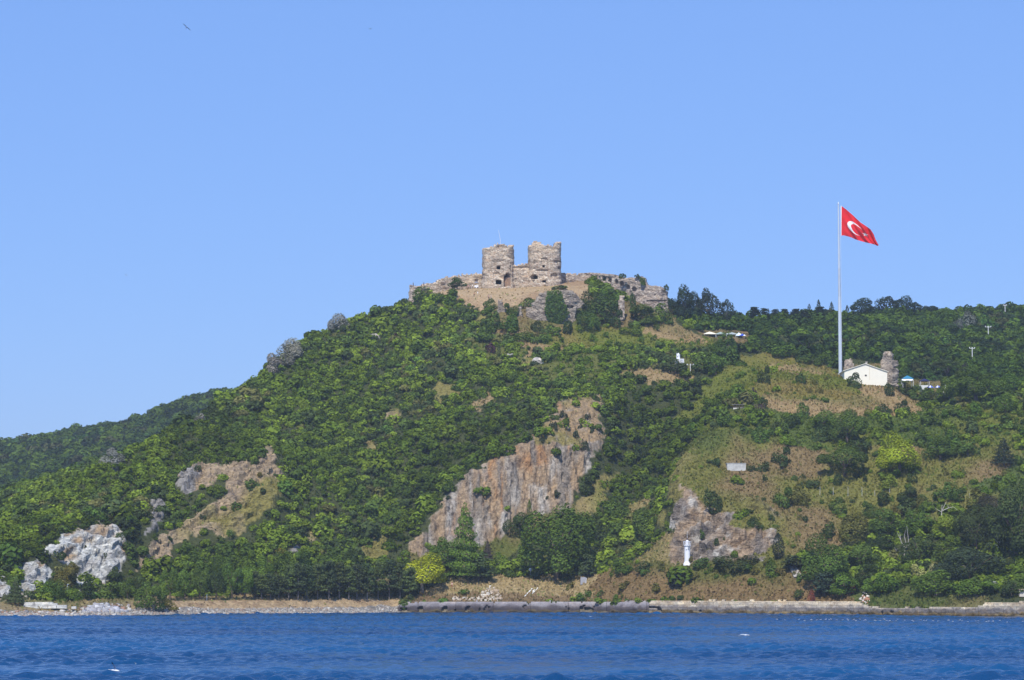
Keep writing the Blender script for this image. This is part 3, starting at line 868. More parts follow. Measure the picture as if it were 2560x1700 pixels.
# ---------------------------------------------------------------- grass tufts on the open slopes (uncountable)
def grass():
    r = np.random.default_rng(81)
    i = r.integers(0, NY_ - 1, 1000000); j = r.integers(0, NX_ - 1, 1000000)
    k = VIS[i, j] & (r.random(len(i)) < GRASS[i, j] * .36) & (GY[i, j] < 1010) & (gpx[i, j] > -60) & (gpx[i, j] < 2620)
    i, j = i[k], j[k]
    n = len(i)
    x = TX[i, j] + r.uniform(-.5, .5, n); y = TY[i, j] + r.uniform(-.4, .4, n); z = TZ[i, j] - .05
    h = r.uniform(.25, .75, n); w = r.uniform(.35, .9, n); a = r.uniform(-.8, .8, n)
    dx, dy = np.cos(a) * w / 2, np.sin(a) * w / 2
    lean = r.normal(0, .18, (n, 2))
    V = np.stack([np.stack([x - dx, y - dy, z], 1), np.stack([x + dx, y + dy, z], 1),
                  np.stack([x + dx * .5 + lean[:, 0], y + dy * .5 + lean[:, 1], z + h], 1), np.stack([x - dx * .5 + lean[:, 0], y - dy * .5 + lean[:, 1], z + h], 1)], 1).reshape(-1, 3)
    c = COLR[i, j] * r.uniform(.75, 1.35, (n, 1)) * np.where(r.random((n, 1)) < .12, np.array([[.55, .8, .5]]), 1.0)
    o = link('meadow_grass', quads_mesh('meadow_grass', V, quad_idx(n), col=c), LEAF)
    tag(o, 'dry and green grass tufts on the open slopes', 'grass', kind='stuff')
    print('grass', n)
grass()

# ---------------------------------------------------------------- plant kinds
PROTO = {}
def boxed(c, keep=False):
    lo, hi = c.min(0), c.max(0)
    e = hi - lo
    w = max(e[0], e[1])
    c = c.copy()
    c[:, 0] = (c[:, 0] - (lo[0] + hi[0]) / 2) / w
    c[:, 1] = (c[:, 1] - (lo[1] + hi[1]) / 2) / w
    c[:, 2] = (c[:, 2] - lo[2]) / e[2]
    return c

def proto(kind, var, n):
    key = (kind, var, n)
    if key in PROTO:
        return PROTO[key]
    r = np.random.default_rng(1000 + var * 31 + len(kind) * 7 + n)
    leaf = 2.7 / math.sqrt(n)
    if kind in ('round', 'bush', 'ivy'):
        c, d, sz, t = crown(n, 500 + var + n, lumps={'round': 16, 'bush': 7, 'ivy': 14}[kind] if n > 500 else 6, flat=0.9, leaf=leaf, low=-.3, spread=.75, rl=(.24, .40))
        if kind == 'bush':
            c[:, 2] = np.where(c[:, 2] < -.3, -.3 + (c[:, 2] + .3) * .3, c[:, 2])
        c = boxed(c); sz = sz
    elif kind == 'pine':           # rounded, layered needle sprays
        cs_, ds_, k = [], [], 0
        nl = 13
        for q in range(nl):
            h = (q + .5) / nl
            rad = .5 * (1 - .62 * h ** 1.5)
            for b in range(4):
                a = r.uniform(0, 6.28)
                ctr = np.array([math.cos(a) * rad * r.uniform(.35, .8), math.sin(a) * rad * r.uniform(.35, .8), h + r.normal(0, .03)])
                m = n // (nl * 4)
                u = r.normal(size=(m, 3)); u /= np.linalg.norm(u, axis=1, keepdims=True)
                cs_.append(ctr + u * np.array([.2, .2, .055]) * r.uniform(.75, 1.05, (m, 1)))
                u[:, 2] = u[:, 2] * 2.0 + .3
                ds_.append(u / np.linalg.norm(u, axis=1, keepdims=True))
        c, d = boxed(np.concatenate(cs_)), np.concatenate(ds_)
        sz = leaf * 1.25 * r.uniform(.7, 1.3, len(c)); t = r.uniform(.65, 1.3, len(c))
    elif kind in ('conifer', 'cypress'):
        h = 1 - np.sqrt(r.random(n)) if kind == 'conifer' else r.random(n) ** 1.1
        a = r.uniform(0, 6.283, n)
        if kind == 'conifer':
            prof = (1 - h) ** .85 * (.78 + .22 * np.sin(h * 42 + a * .7)) + .03
        else:
            prof = np.sin(np.clip(h * .93 + .07, 0, 1) * math.pi) ** .7 * (.9 + .1 * np.sin(a * 3 + h * 9)) + .03
        rr = prof * .5 * r.uniform(.72, 1.05, n)
        c = boxed(np.stack([np.cos(a) * rr, np.sin(a) * rr, h], 1))
        d = np.stack([np.cos(a), np.sin(a), .5 + 0 * a], 1); d /= np.linalg.norm(d, axis=1, keepdims=True)
        sz = leaf * .85 * r.uniform(.7, 1.3, n); t = r.uniform(.65, 1.3, n)
    elif kind == 'umbrella':
        cs_, ds_ = [], []
        for q in range(22):
            a, rad = r.uniform(0, 6.28), math.sqrt(r.random()) * .42
            ctr = np.array([math.cos(a) * rad, math.sin(a) * rad, .75 - rad * rad * 1.1 - (.25 if q % 4 == 0 else 0)])
            m = n // 22
            u = r.normal(size=(m, 3)); u /= np.linalg.norm(u, axis=1, keepdims=True)
            cs_.append(ctr + u * np.array([.13, .13, .13]) * r.uniform(.8, 1.05, (m, 1))); ds_.append(u)
        c, d = boxed(np.concatenate(cs_)), np.concatenate(ds_)
        sz = leaf * r.uniform(.7, 1.3, len(c)); t = r.uniform(.7, 1.3, len(c))
    V = leaf_quads(c, d, sz, r, rnd=.45)
    me = quads_mesh(kind + '_crown', V, quad_idx(len(c)), col=np.repeat(t[:, None], 3, 1))
    me.materials.append(LEAF_OBJ)
    PROTO[key] = me
    return me

def trunk_mesh(kind, var):
    key = ('trunk', kind, var)
    if key in PROTO:
        return PROTO[key]
    rr = random.Random(40 + var)
    b = MB()
    if kind in ('pine', 'conifer', 'cypress'):
        b.tube([(0, 0, -.03), (.01, 0, .35), (-.01, .01, .7), (0, 0, .95)], [.035, .028, .02, .006], 7)
        for q in range(10):
            a, h = rr.uniform(0, 6.28), rr.uniform(.3, .85)
            e = .34 * (1 - h * .8)
            b.tube([(0, 0, h), (math.cos(a) * e, math.sin(a) * e, h + .03)], [.012, .004], 5)
    else:
        b.tube([(0, 0, -.04), (.012, .0, .12), (.0, .01, .28)], [.042, .033, .028], 8)
        for q in range(6):
            a = q * 1.05 + rr.uniform(-.3, .3)
            e, h = rr.uniform(.18, .34), rr.uniform(.5, .82)
            b.tube([(0, .01, .24), (math.cos(a) * e * .5, math.sin(a) * e * .5, (h + .3) * .5), (math.cos(a) * e, math.sin(a) * e, h)], [.022, .014, .004], 6)
    me = b.mesh('trunk', True)
    me.materials.append(BARK)
    PROTO[key] = me
    return me

DARK, MID, BRIGHT, YEL, OLIVE, PINE, SILV, PURP, LEAFY = ((.062, .090, .027), (.095, .150, .028), (.18, .245, .03), (.42, .46, .025), (.15, .14, .035), (.085, .118, .042),
                                                          (.26, .265, .215), (.075, .035, .045), (.115, .185, .028))
BROWN = (.16, .12, .09)
LIFT = {'round': .22, 'pine': .26, 'umbrella': .5, 'conifer': .06, 'cypress': .03}
NPL = [0]
def plant(kind, px, py, w, h, col, label, group=None, name=None, cat=None, near=None, n=None, bark=BROWN, lift=None, loc=None, depth=1.0):
    """kind of plant with its foot at picture place (px, py), w x h picture units wide and tall"""
    p = hit(px, py, near=near) if loc is None else loc
    k = p.y / F
    W, Hh = w * k, h * k
    NPL[0] += 1
    var = NPL[0] % 4
    if n is None:
        n = 6000 if w * h > 9000 else 2600 if w * h > 3000 else 1100 if w * h > 900 else 420
    rz = (NPL[0] * 2.399) % 6.283
    cc4 = (*[c * random.uniform(.93, 1.07) for c in col], 1)
    if kind in ('bush',):
        o = link(name or 'shrub', proto('bush', var, n))
        o.location = (p.x, p.y, p.z - .12 * Hh)
        o.scale = (W, W * depth, Hh * 1.12)
        o.rotation_euler = (0, 0, rz if depth == 1 else 0)
        o.color = cc4
        return tag(o, label, cat or 'shrub', group)
    t = empty(name or {'round': 'broadleaf_tree', 'pine': 'pine_tree', 'conifer': 'conifer_tree', 'cypress': 'cypress_tree', 'umbrella': 'umbrella_pine'}[kind], p, label, cat or 'tree', group)
    lf = LIFT[kind] if lift is None else lift
    c = link('crown', proto(kind, var, n), None, t)
    c.location = (0, 0, lf * Hh)
    c.scale = (W, W, Hh * (1 - lf))
    c.rotation_euler = (0, 0, rz)
    c.color = cc4
    tr = link('trunk', trunk_mesh(kind, var), None, t)
    tr.scale = (W, W, Hh) if kind in ('round', 'umbrella') else (max(W * .9, Hh * .35), max(W * .9, Hh * .35), Hh)
    tr.rotation_euler = (0, 0, rz)
    tr.color = (*bark, 1)
    return t

# ---- trees along the shore, left to right
plant('conifer', 37, 1512, 58, 66, PINE, 'dark green conifer below the white cliffs at the far left shore')
plant('pine', 222, 1502, 36, 64, DARK, 'small dark pine standing in front of the large white cliff', lift=.12)
plant('bush', 130, 1500, 62, 52, MID, 'green bush between the two white cliffs above the stone blocks')
plant('bush', 165, 1470, 60, 62, OLIVE, 'dull olive bush growing against the white cliff')
plant('bush', 150, 1398, 34, 20, DARK, 'dark bush in a fold at the left of the large white cliff')
plant('bush', 208, 1376, 22, 12, OLIVE, 'small olive bush high on the large white cliff')
plant('bush', 262, 1398, 26, 14, DARK, 'small dark bush in the middle of the large white cliff')
plant('bush', 300, 1352, 24, 18, DARK, 'dark bush on the right edge of the large white cliff')
plant('bush', 185, 1502, 40, 34, LEAFY, 'leafy green bush beside the dark pine on the left shore')
plant('bush', 275, 1496, 70, 42, MID, 'broad green bush on the shore right of the dark pine')
plant('round', 372, 1527, 76, 74, MID, 'round green tree overhanging the pebble beach', lift=.02)
plant('bush', 420, 1522, 60, 24, OLIVE, 'low olive bushes on the beach bank right of the overhanging tree')
for i, (x, h, w) in enumerate([(318, 56, 52), (345, 70, 50), (425, 82, 56), (462, 78, 52), (500, 88, 58), (540, 80, 56), (580, 92, 60), (612, 84, 50)]):
    plant('round', x, 1500, w, h, [MID, DARK, MID, LEAFY][i % 4], 'broadleaf tree in the mixed row behind the left beach', 'broadleaf trees behind the left beach', lift=.2, n=2600)
for i, (x, h) in enumerate([(636, 70), (654, 62), (676, 66), (697, 60), (722, 86), (745, 92), (767, 84), (794, 88), (822, 98), (848, 92), (872, 84), (892, 88), (918, 90), (945, 96), (973, 100), (1000, 88), (1024, 80)]):
    plant('pine', x, 1498 + (i % 3), 46 + (i * 7) % 13, h, [(.085, .118, .042), (.11, .145, .045), (.07, .095, .04)][i % 3], 'dark pine with a bare pale trunk in the row along the beach road', 'row of pines along the beach road', lift=.2, bark=(.24, .21, .19), n=2600)
for x, y, w, h, c in [(650, 1450, 70, 60, LEAFY), (705, 1430, 66, 56, LEAFY), (760, 1425, 60, 52, MID), (560, 1440, 66, 52, MID), (610, 1425, 60, 50, LEAFY), (515, 1440, 60, 46, MID), (830, 1420, 60, 46, MID), (880, 1415, 54, 44, DARK), (480, 1400, 56, 44, MID)]:
    plant('bush', x, y, w, h, c, 'leafy green bush on the slope just above the beach pines', 'bushes above the beach pines')
for i, x in enumerate(range(640, 1040, 26)):  # added dark row standing in for the shade behind the pine trunks
    plant('bush', x, 1488, 44, 34, DARK, 'dark bush added as shade behind the row of pines', 'dark bushes added as shade behind the row of pines')
plant('bush', 700, 1388, 30, 16, (.26, .20, .03), 'bush flecked with orange yellow blossom above the beach pines')
plant('round', 1056, 1482, 128, 100, YEL, 'bright yellow green tree leaning over the end of the beach road', lift=.22, bark=(.3, .26, .22))
plant('bush', 1013, 1520, 34, 24, MID, 'green bush at the end of the concrete sea wall')
plant('conifer', 1160, 1448, 120, 190, LEAFY, 'tall pointed green tree in front of the orange cliff', n=6000, lift=.04)
plant('round', 1112, 1440, 84, 96, MID, 'green tree between the yellow tree and the tall pointed tree')
plant('pine', 1196, 1452, 92, 70, PINE, 'low dark pine behind the grassy mounds', lift=.05)
plant('conifer', 1218, 1408, 34, 60, (.09, .075, .065), 'brownish thin conifer right of the tall pointed tree')
plant('round', 1393, 1450, 214, 192, (.10,.165,.025), 'huge round dark green tree behind the mounds, tallest crown on the shore', lift=.08, n=8000)
plant('cypress', 1323, 1322, 15, 70, MID, 'thin green cypress against the foot of the orange cliff')
plant('bush', 1288, 1340, 64, 58, DARK, 'dark bush at the foot of the orange cliff beside the thin cypress')
plant('pine', 1470, 1446, 60, 60, PINE, 'low dark pine at the right edge of the huge round tree', lift=.05)
for x, y, w, h, c, l in [(1420, 1450, 50, 20, MID, 'low hedge of green bushes under the huge round tree'), (1250, 1420, 50, 40, LEAFY, 'bright green bush on the grassy gap left of the huge round tree'),
                         (1500, 1360, 56, 70, DARK, 'dark bushy clump in the gully right of the huge round tree'), (1545, 1300, 60, 50, MID, 'green bush low in the gully'),
                         (1465, 1230, 50, 44, DARK, 'dark bush at the right foot of the orange cliff'), (1620, 1330, 90, 60, MID, 'wide green bush in the gully left of the headland cliff')]:
    plant('bush', x, y, w, h, c, l)
for x, y, w, h in [(1355, 1112, 18, 16), (1385, 1075, 22, 20), (1410, 1050, 26, 22), (1440, 1095, 22, 20), (1462, 1130, 24, 26), (1468, 1050, 18, 16), (1450, 1075, 16, 14), (1480, 1085, 18, 18), (1375, 1118, 14, 10), (1210, 1230, 14, 10), (1395, 1245, 28, 20), (1368, 1255, 16, 12), (1120, 1250, 18, 12)]:
    plant('bush', x, y, w, h, (.06, .075, .035), 'small dark bush clinging to the orange cliff', 'bushes on the orange cliff')
# ---- headland slope
for x, y, w, h, c, l in [
    (1783, 1278, 52, 56, DARK, 'dark green bush on top of the headland rock, alone above the lighthouse'), (1955, 1267, 54, 50, MID, 'green bush left of its olive twin on the dry headland slope'),
    (2000, 1260, 62, 46, OLIVE, 'olive brown bush right of its green twin on the dry headland slope'), (1886, 1318, 46, 26, DARK, 'flat dark bush on the brown slope above the headland rock'),
    (1927, 1302, 18, 15, DARK, 'tiny dark bush on the brown slope right of the flat dark bush'), (1756, 1348, 20, 20, MID, 'small bush on the headland rock face right of the lighthouse'),
    (1791, 1370, 23, 22, DARK, 'small dark bush low on the headland rock face'), (1772, 1394, 18, 18, OLIVE, 'small olive bush at the foot of the headland rock'),
    (1792, 1168, 26, 24, DARK, 'small dark bush beside the white concrete block'), (1951, 1162, 50, 44, DARK, 'dark bush on the headland right of the white concrete block'),
    (1974, 1112, 48, 26, BRIGHT, 'low bright green bush on the upper headland'), (1900, 1104, 46, 40, MID, 'green bush left of the low bright green bush on the upper headland'),
    (2095, 1213, 33, 30, DARK, 'dark bush above the row of fence posts'), (2162, 1204, 22, 20, DARK, 'little dark bush just left below the yellow green tree'),
    (2218, 1219, 52, 34, BRIGHT, 'yellow green bush below the yellow green tree beside a fence post'), (2281, 1210, 29, 25, DARK, 'rounded dark bush right below the yellow green tree'),
    (2207, 1262, 46, 34, DARK, 'rounded blue green bush below the fence posts'), (2280, 1268, 80, 50, DARK, 'wide dark bush on the dry slope, broadest of the dark bushes'),
    (2385, 1248, 62, 44, MID, 'green bush on the dry slope near the right edge'), (2098, 1282, 50, 40, MID, 'green bush on the slope below the left fence posts'),
    (2132, 1350, 86, 70, OLIVE, 'big olive bush at the lower headland slope'), (2176, 1292, 42, 38, MID, 'green bush between the olive bush and the wide dark bush'),
    (2068, 1342, 46, 38, DARK, 'dark bush above the big round tree of the lower headland'), (2440, 1262, 60, 40, OLIVE, 'dull bush on the slope by the right edge'),
    (2475, 1285, 70, 50, (.085, .07, .045), 'brownish bush near the right edge above the dead tree')]:
    plant('bush', x, y, w, h, c, l)
for x, y, w, h, c, l in [
    (1909, 958, 34, 44, DARK, 'dark bush on the green shoulder left of the flagpole'), (2002, 958, 28, 26, DARK, 'small dark bush on the green slope below the flagpole, left one'),
    (2139, 968, 42, 38, DARK, 'dark round bush in front of the cream house'), (2224, 988, 32, 32, DARK, 'dark bush on the dry slope right below the cream house'),
    (1884, 992, 18, 24, (.07, .05, .05), 'small purplish bush on the slope above the wooden railing'), (1907, 1019, 27, 26, DARK, 'dark bush at the right end of the wooden railing'),
    (2006, 1039, 36, 34, MID, 'green bush on the dry slope right of the wooden railing'), (2209, 1037, 27, 28, DARK, 'small dark tree like bush on the dry slope, left of two'),
    (2254, 1031, 42, 32, DARK, 'small dark spreading bush on the dry slope, right of two'), (2225, 1033, 14, 11, DARK, 'tiny dark bush between two small bushes on the dry slope')]:
    plant('bush', x, y, w, h, c, l, near=870)
plant('round', 2248, 1188, 122, 112, (.33, .37, .03), 'bright yellow green tree on the middle of the headland slope', lift=.12, n=6000)
for x, y, w, h, c, l in [(2118, 1112, 104, 92, MID, 'dense green tree group left of the yellow green tree, upper one'), (2112, 1190, 132, 76, MID, 'wide green tree left of the yellow green tree, lower one'),
                         (2152, 1132, 62, 36, DARK, 'dark low tree wedged between two green trees'), (2060, 1075, 66, 50, MID, 'green tree on the upper headland left of the tree group'),
                         (2350, 1150, 90, 60, MID, 'green tree right of the yellow green tree'), (2420, 1140, 60, 44, MID, 'small green tree near the layered dark conifer')]:
    plant('round', x, y, w, h, c, l, lift=.05)
plant('conifer', 2510, 1164, 72, 70, (.032, .048, .032), 'dark layered conifer at the right edge of the upper headland')
# ---- lower headland, right
plant('round', 2066, 1462, 136, 128, MID, 'big round green tree on the lower headland right of the white ramp', lift=.06, n=6000)
plant('cypress', 1946, 1400, 34, 66, (.03, .04, .028), 'dark ragged conifer at the right end of the headland rock')
plant('pine', 1985, 1426, 70, 36, PINE, 'pine with low branches beside the white ramp', lift=.3)
plant('pine', 2062, 1490, 70, 60, (.07, .095, .055), 'pale grey green pine below the big round tree', lift=.1)
for x, y, w, h, c, l in [
    (2150, 1420, 100, 60, MID, 'green tree right of the big round tree'), (2170, 1465, 80, 60, DARK, 'dark tree above the grass bank'), (2110, 1490, 90, 60, LEAFY, 'leafy tree low on the bank above the sea wall'),
    (2205, 1484, 90, 50, LEAFY, 'leafy green tree by the grass bank, second from the left'), (2220, 1340, 96, 70, MID, 'green tree above the bare branched tree'), (2300, 1340, 110, 70, LEAFY, 'light green tree beside the bare branched tree'),
    (2205, 1385, 90, 50, DARK, 'dark tree left of the bare branched tree'), (2300, 1410, 100, 70, DARK, 'very dark tree right of the bare branched tree'), (2360, 1345, 80, 60, BRIGHT, 'bright green tree around the dead white trunk'),
    (2370, 1405, 100, 66, LEAFY, 'leafy tree in the middle of the right hand wood'), (2440, 1370, 120, 110, DARK, 'big dark tree left of the crooked dead trunk'), (2540, 1400, 150, 190, DARK, 'tallest dark tree at the right edge of the picture'),
    (2530, 1250, 70, 70, LEAFY, 'light green tree at the right edge of the slope'), (2430, 1455, 180, 90, (.05, .068, .034), 'broad feathery dark tree above the white cabin'), (2340, 1490, 130, 66, LEAFY, 'leafy tree behind the yellow flowering shrub'),
    (2440, 1492, 110, 44, LEAFY, 'low leafy tree in front of the white cabin'), (2530, 1490, 60, 40, DARK, 'dark bushy tree right of the white cabin'), (2535, 1330, 60, 60, MID, 'green tree under the light green tree at the right edge')]:
    plant('round', x, y, w, h, c, l, lift=.05)
plant('bush', 2300, 1455, 52, 46, (.40, .40, .13), 'pale yellow flowering shrub in the right hand wood')
plant('bush', 2330, 1440, 26, 30, (.36, .36, .14), 'small pale yellow flowering shrub behind the larger one')
plant('bush', 2028, 1510, 28, 36, (.22, .075, .05), 'reddish brown withered shrub hanging over the stone sea wall', near=718)
plant('bush', 2132, 1488, 20, 26, (.25, .10, .05), 'rust coloured dry shrub at the left end of the grass bank')
for x, y, w, h, c, l in [(1690, 1462, 52, 44, (.045, .05, .035), 'dark round bush on the bank below the lighthouse'), (1840, 1420, 120, 32, DARK, 'long dark hedge on the bank right of the lighthouse'),
                         (1930, 1440, 44, 44, MID, 'dark green bush at the right end of the long hedge'), (1755, 1418, 50, 26, MID, 'green bush at the foot of the lighthouse, right side'), (1560, 1432, 60, 26, MID, 'green bush on the bank left of the lighthouse'),
                         (1610, 1428, 50, 24, DARK, 'dark low bush on the bank left of the lighthouse'), (1450, 1505, 34, 22, MID, 'small green bush on the mound near the sea wall'), (1160, 1488, 30, 16, MID, 'small green bush on the mound left of the white rubble'),
                         (1560, 1470, 40, 18, OLIVE, 'olive bush on the dry bank'), (1640, 1478, 36, 20, OLIVE, 'olive bush lower on the dry bank')]:
    plant('bush', x, y, w, h, c, l)
# ---- castle top and its ruins
plant('round', 1143, 721, 50, 31, DARK, 'dome shaped tree alone on the castle meadow', lift=.2)
for x, y, w, h, c, l in [(1505, 796, 80, 60, (.075, .12, .03), 'big green bush between the ivy ruin and the arcaded wall'), (1528, 768, 60, 46, LEAFY, 'light green bush under the arches of the rampart'), (1480, 780, 66, 54, DARK, 'dark bush right of the ivy ruin'),
                         (1612, 806, 90, 44, MID, 'wide green bush below the right end of the rampart'), (1583, 795, 24, 68, DARK, 'narrow dark bush growing up the rampart wall'), (1535, 818, 44, 44, DARK, 'dark bush at the foot of the stone pier'),
                         (1660, 806, 60, 50, MID, 'green bush at the right corner of the rampart'), (1345, 828, 40, 26, DARK, 'dark bush at the foot of the ruined wall'), (1420, 832, 36, 34, DARK, 'dark bush below the ivy ruin'),
                         (1280, 786, 40, 28, MID, 'green bush between the two small ruins'), (1262, 822, 56, 26, MID, 'green bush below the small pointed ruin'), (1320, 765, 50, 22, MID, 'green bush on the meadow edge above the ruined wall'),
                         (1404, 723, 44, 10, MID, 'low green bush on top of the ivy ruin'), (1110, 760, 70, 40, LEAFY, 'bright green bush at the left edge of the castle meadow'), (1060, 752, 60, 36, MID, 'green bush at the left tip of the castle meadow'),
                         (1228, 772, 40, 26, MID, 'green bush at the lower edge of the castle meadow'), (1283, 826, 46, 44, MID, 'green bush below the thin pale wall edge'), (1300, 850, 70, 30, LEAFY, 'bright bush under the ruined walls'), (1225, 825, 60, 50, MID, 'green bush left of the small pointed ruin'),
                         (1376, 838, 50, 26, LEAFY, 'bright green bush in front of the ivy ruin'), (1470, 822, 70, 44, MID, 'green bush at the right foot of the ivy ruin'), (1575, 836, 60, 24, BRIGHT, 'bright green bush under the stone pier')]:
    plant('bush', x, y, w, h, c, l, near=970)
# ---- skyline and slope specials
plant('bush', 851, 826, 64, 44, SILV, 'silvery grey tree on the left skyline, upper one', name='silver_tree', cat='tree', near=990, n=2600)
plant('bush', 726, 908, 84, 64, SILV, 'silvery grey tree on the left skyline, lower and larger one', name='silver_tree', cat='tree', near=965, n=3600)
plant('bush', 684, 932, 56, 50, SILV, 'small silvery tree at the foot of the larger silver tree', name='silver_tree', cat='tree', near=950, n=2000)
plant('bush', 282, 1172, 72, 54, SILV, 'pale silvery tree on the edge of the left spur', name='silver_tree', cat='tree', near=825, n=2600)
plant('bush', 494, 1070, 44, 38, SILV, 'pale silvery tree higher on the edge of the left spur', name='silver_tree', cat='tree', near=875)
plant('bush', 2421, 820, 44, 44, (.17, .18, .15), 'greyish silvery tree on the back ridge at the right', name='silver_tree', cat='tree', near=1100)
plant('bush', 2392, 830, 34, 34, (.15, .16, .14), 'smaller greyish tree left of its silvery neighbour on the back ridge', name='silver_tree', cat='tree', near=1100)
plant('bush', 988, 860, 28, 27, PURP, 'dark purple red bush on the castle hill, left one')
plant('bush', 1226, 882, 26, 25, PURP, 'dark purple red bush on the castle hill below the ruins')
plant('cypress', 1247, 892, 10, 36, DARK, 'slim dark cypress on the castle hill')
plant('bush', 760, 1030, 28, 34, BRIGHT, 'bright yellow green bush standing out on the left part of the castle hill')
for x, y, w, h, c, l in [(1812, 905, 86, 76, MID, 'rounded light green tree right of the small white tower'), (1755, 930, 60, 44, MID, 'round green tree beside the floodlight pole'), (1690, 935, 70, 40, DARK, 'dark green tree below the small white tower'),
                         (1790, 935, 60, 50, LEAFY, 'leafy tree right of the floodlight pole')]:
    plant('round', x, y, w, h, c, l, lift=.03)
for i, (x, y, w, h) in enumerate([(1712, 800, 62, 92), (1770, 800, 66, 84), (1738, 790, 50, 66), (1815, 806, 40, 58), (1690, 790, 34, 44), (1845, 808, 40, 34)]):
    plant('round', x, y, w, h, (.036, .055, .034), 'tall dark tree right of the rampart on the skyline', 'dark trees on the skyline right of the rampart', lift=.08, near=1045)
for x, w, h in [(1885, 38, 40), (1912, 34, 38), (1938, 32, 36), (1962, 30, 34), (1990, 36, 34), (2050, 40, 40), (2010, 30, 30)]:
    plant('pine', x, 806, w, h, (.034, .052, .034), 'dark pine with bare trunk on the back ridge', 'pines on the back ridge', lift=.42, near=1090, bark=(.12, .10, .09))
for x, h in [(2023, 34), (2047, 44), (2079, 40), (2118, 36), (2133, 32)]:
    plant('cypress', x, 782, 13, h, (.03, .045, .03), 'dark spire of a cypress on the back ridge skyline', 'cypresses on the back ridge skyline', near=1120)
for x, w, h in [(2165, 84, 52), (2215, 60, 48), (2262, 66, 54), (2300, 44, 34), (2335, 50, 26)]:
    plant('round', x, 788, w, h, (.036, .056, .034), 'big dark crown on the highest part of the back ridge', 'big dark trees on the back ridge', lift=.2, near=1150)
plant('umbrella', 2018, 888, 76, 54, (.07, .105, .035), 'umbrella pine with a flat lit top behind the flagpole hill', near=960)
plant('umbrella', 2368, 948, 62, 50, (.09, .12, .045), 'pale umbrella pine above the blue parasols', near=930)
plant('round', 2405, 946, 34, 40, (.05, .05, .05), 'small dark round tree right of the pale umbrella pine', near=925, lift=.05)
plant('round', 2440, 1012, 150, 96, MID, 'very broad green tree right of the blue parasols', near=880, n=6000)
plant('round', 2376, 1010, 80, 70, LEAFY, 'green tree below the blue parasols', near=880)
plant('round', 2512, 1032, 66, 50, LEAFY, 'round light green tree under the very broad tree', near=860, lift=.05)
plant('round', 2545, 990, 90, 60, MID, 'green tree at the right edge below the back ridge', near=890)
for x, y, w, h, c in [(1925, 880, 60, 34, MID), (1960, 890, 70, 30, LEAFY), (2010, 905, 60, 30, MID), (2055, 912, 50, 30, MID), (2090, 915, 40, 24, MID), (1890, 868, 50, 26, LEAFY)]:
    plant('bush', x, y, w, h, c, 'leafy bush in the hedge running down to the flagpole', 'hedge of bushes left of the flagpole', near=905)
for x, y, w, h in [(2240, 965, 50, 34), (2265, 985, 60, 34), (2295, 995, 60, 34), (2320, 1000, 50, 30)]:
    plant('bush', x, y, w, h, MID, 'green bush on the slope between the cream house and the blue parasols', 'bushes right of the cream house', near=880)

# ---- scattered shrubs of the open headland and hill edges
def random_shrubs(poly, n, wr, cols, label, group, seed, near=None, avoid=()):
    r = random.Random(seed)
    xs, ys = [p[0] for p in poly], [p[1] for p in poly]
    k = t = 0
    while k < n and t < 3000:
        t += 1
        x, y = r.uniform(min(xs), max(xs)), r.uniform(min(ys), max(ys))
        if in_poly(np.array([x]), np.array([y]), poly)[0]:
            w = r.uniform(*wr)
            plant('bush', x, y, w, w * r.uniform(.6, .9), r.choice(cols), label, group, near=near)
            k += 1
random_shrubs(SCREE[0], 11, (10, 26), [MID, DARK, OLIVE], 'small bush on the bare tan slope of the left hill', 'small bushes on the bare tan slope', 4)
random_shrubs([(1760, 1180), (2000, 1170), (2330, 1170), (2480, 1190), (2430, 1290), (2200, 1290), (2060, 1330), (1960, 1300), (1850, 1270)], 42, (8, 20), [MID, DARK, OLIVE], 'small shrub dotted over the dry headland slope', 'small shrubs on the dry headland slope', 5)
random_shrubs(BAND, 46, (22, 50), [MID, LEAFY, BRIGHT, DARK, MID], 'green shrub in the leafy belt across the upper headland', 'shrubs of the upper headland belt', 6)
random_shrubs(YGRASS[1], 16, (8, 18), [MID, BRIGHT, OLIVE], 'small shrub on the green flagpole slope', 'small shrubs on the flagpole slope', 7, near=870)
random_shrubs(BANK, 26, (12, 30), [MID, OLIVE, DARK, OLIVE], 'low shrub on the dry bank above the stone sea wall', 'low shrubs on the dry bank', 8)
random_shrubs(YGRASS[0], 16, (10, 24), [MID, BRIGHT, LEAFY], 'small shrub on the yellowish meadow below the rampart', 'small shrubs below the rampart', 9)
random_shrubs(EASTSIDE, 14, (24, 50), [MID, LEAFY, DARK, OLIVE], 'shrub on the overgrown slope at the right edge', 'shrubs on the right edge slope', 10)

# ---- bare trees
def dead_tree(px, py, paths, label, rad=.22):
    p = hit(px, py)
    t = empty('dead_tree', p, label, 'tree')
    k = p.y / F
    for q, (pts, r0) in enumerate(paths):
        b = MB()
        P_ = [((x - px) * k, (q * .37 - .6) * (i / max(1, len(pts) - 1)), (py - y) * k - (.4 if (q == 0 and i == 0) else 0)) for i, (x, y) in enumerate(pts)]
        b.tube(P_, [r0 * (1 - .75 * i / max(1, len(P_) - 1)) for i in range(len(P_))], 6)
        o = b.obj('trunk' if q == 0 else 'branch', BARK, t, True)
        o.color = (.55, .50, .46, 1)
dead_tree(2355, 1318, [([(2355, 1318), (2354, 1290), (2355, 1264)], .24), ([(2355, 1282), (2345, 1277), (2337, 1271)], .09), ([(2356, 1278), (2362, 1266), (2367, 1256)], .11), ([(2356, 1279), (2372, 1272), (2384, 1269), (2398, 1279)], .11), ([(2372, 1272), (2371, 1262)], .06)], 'dead white tree with spread bare branches above the right hand wood')
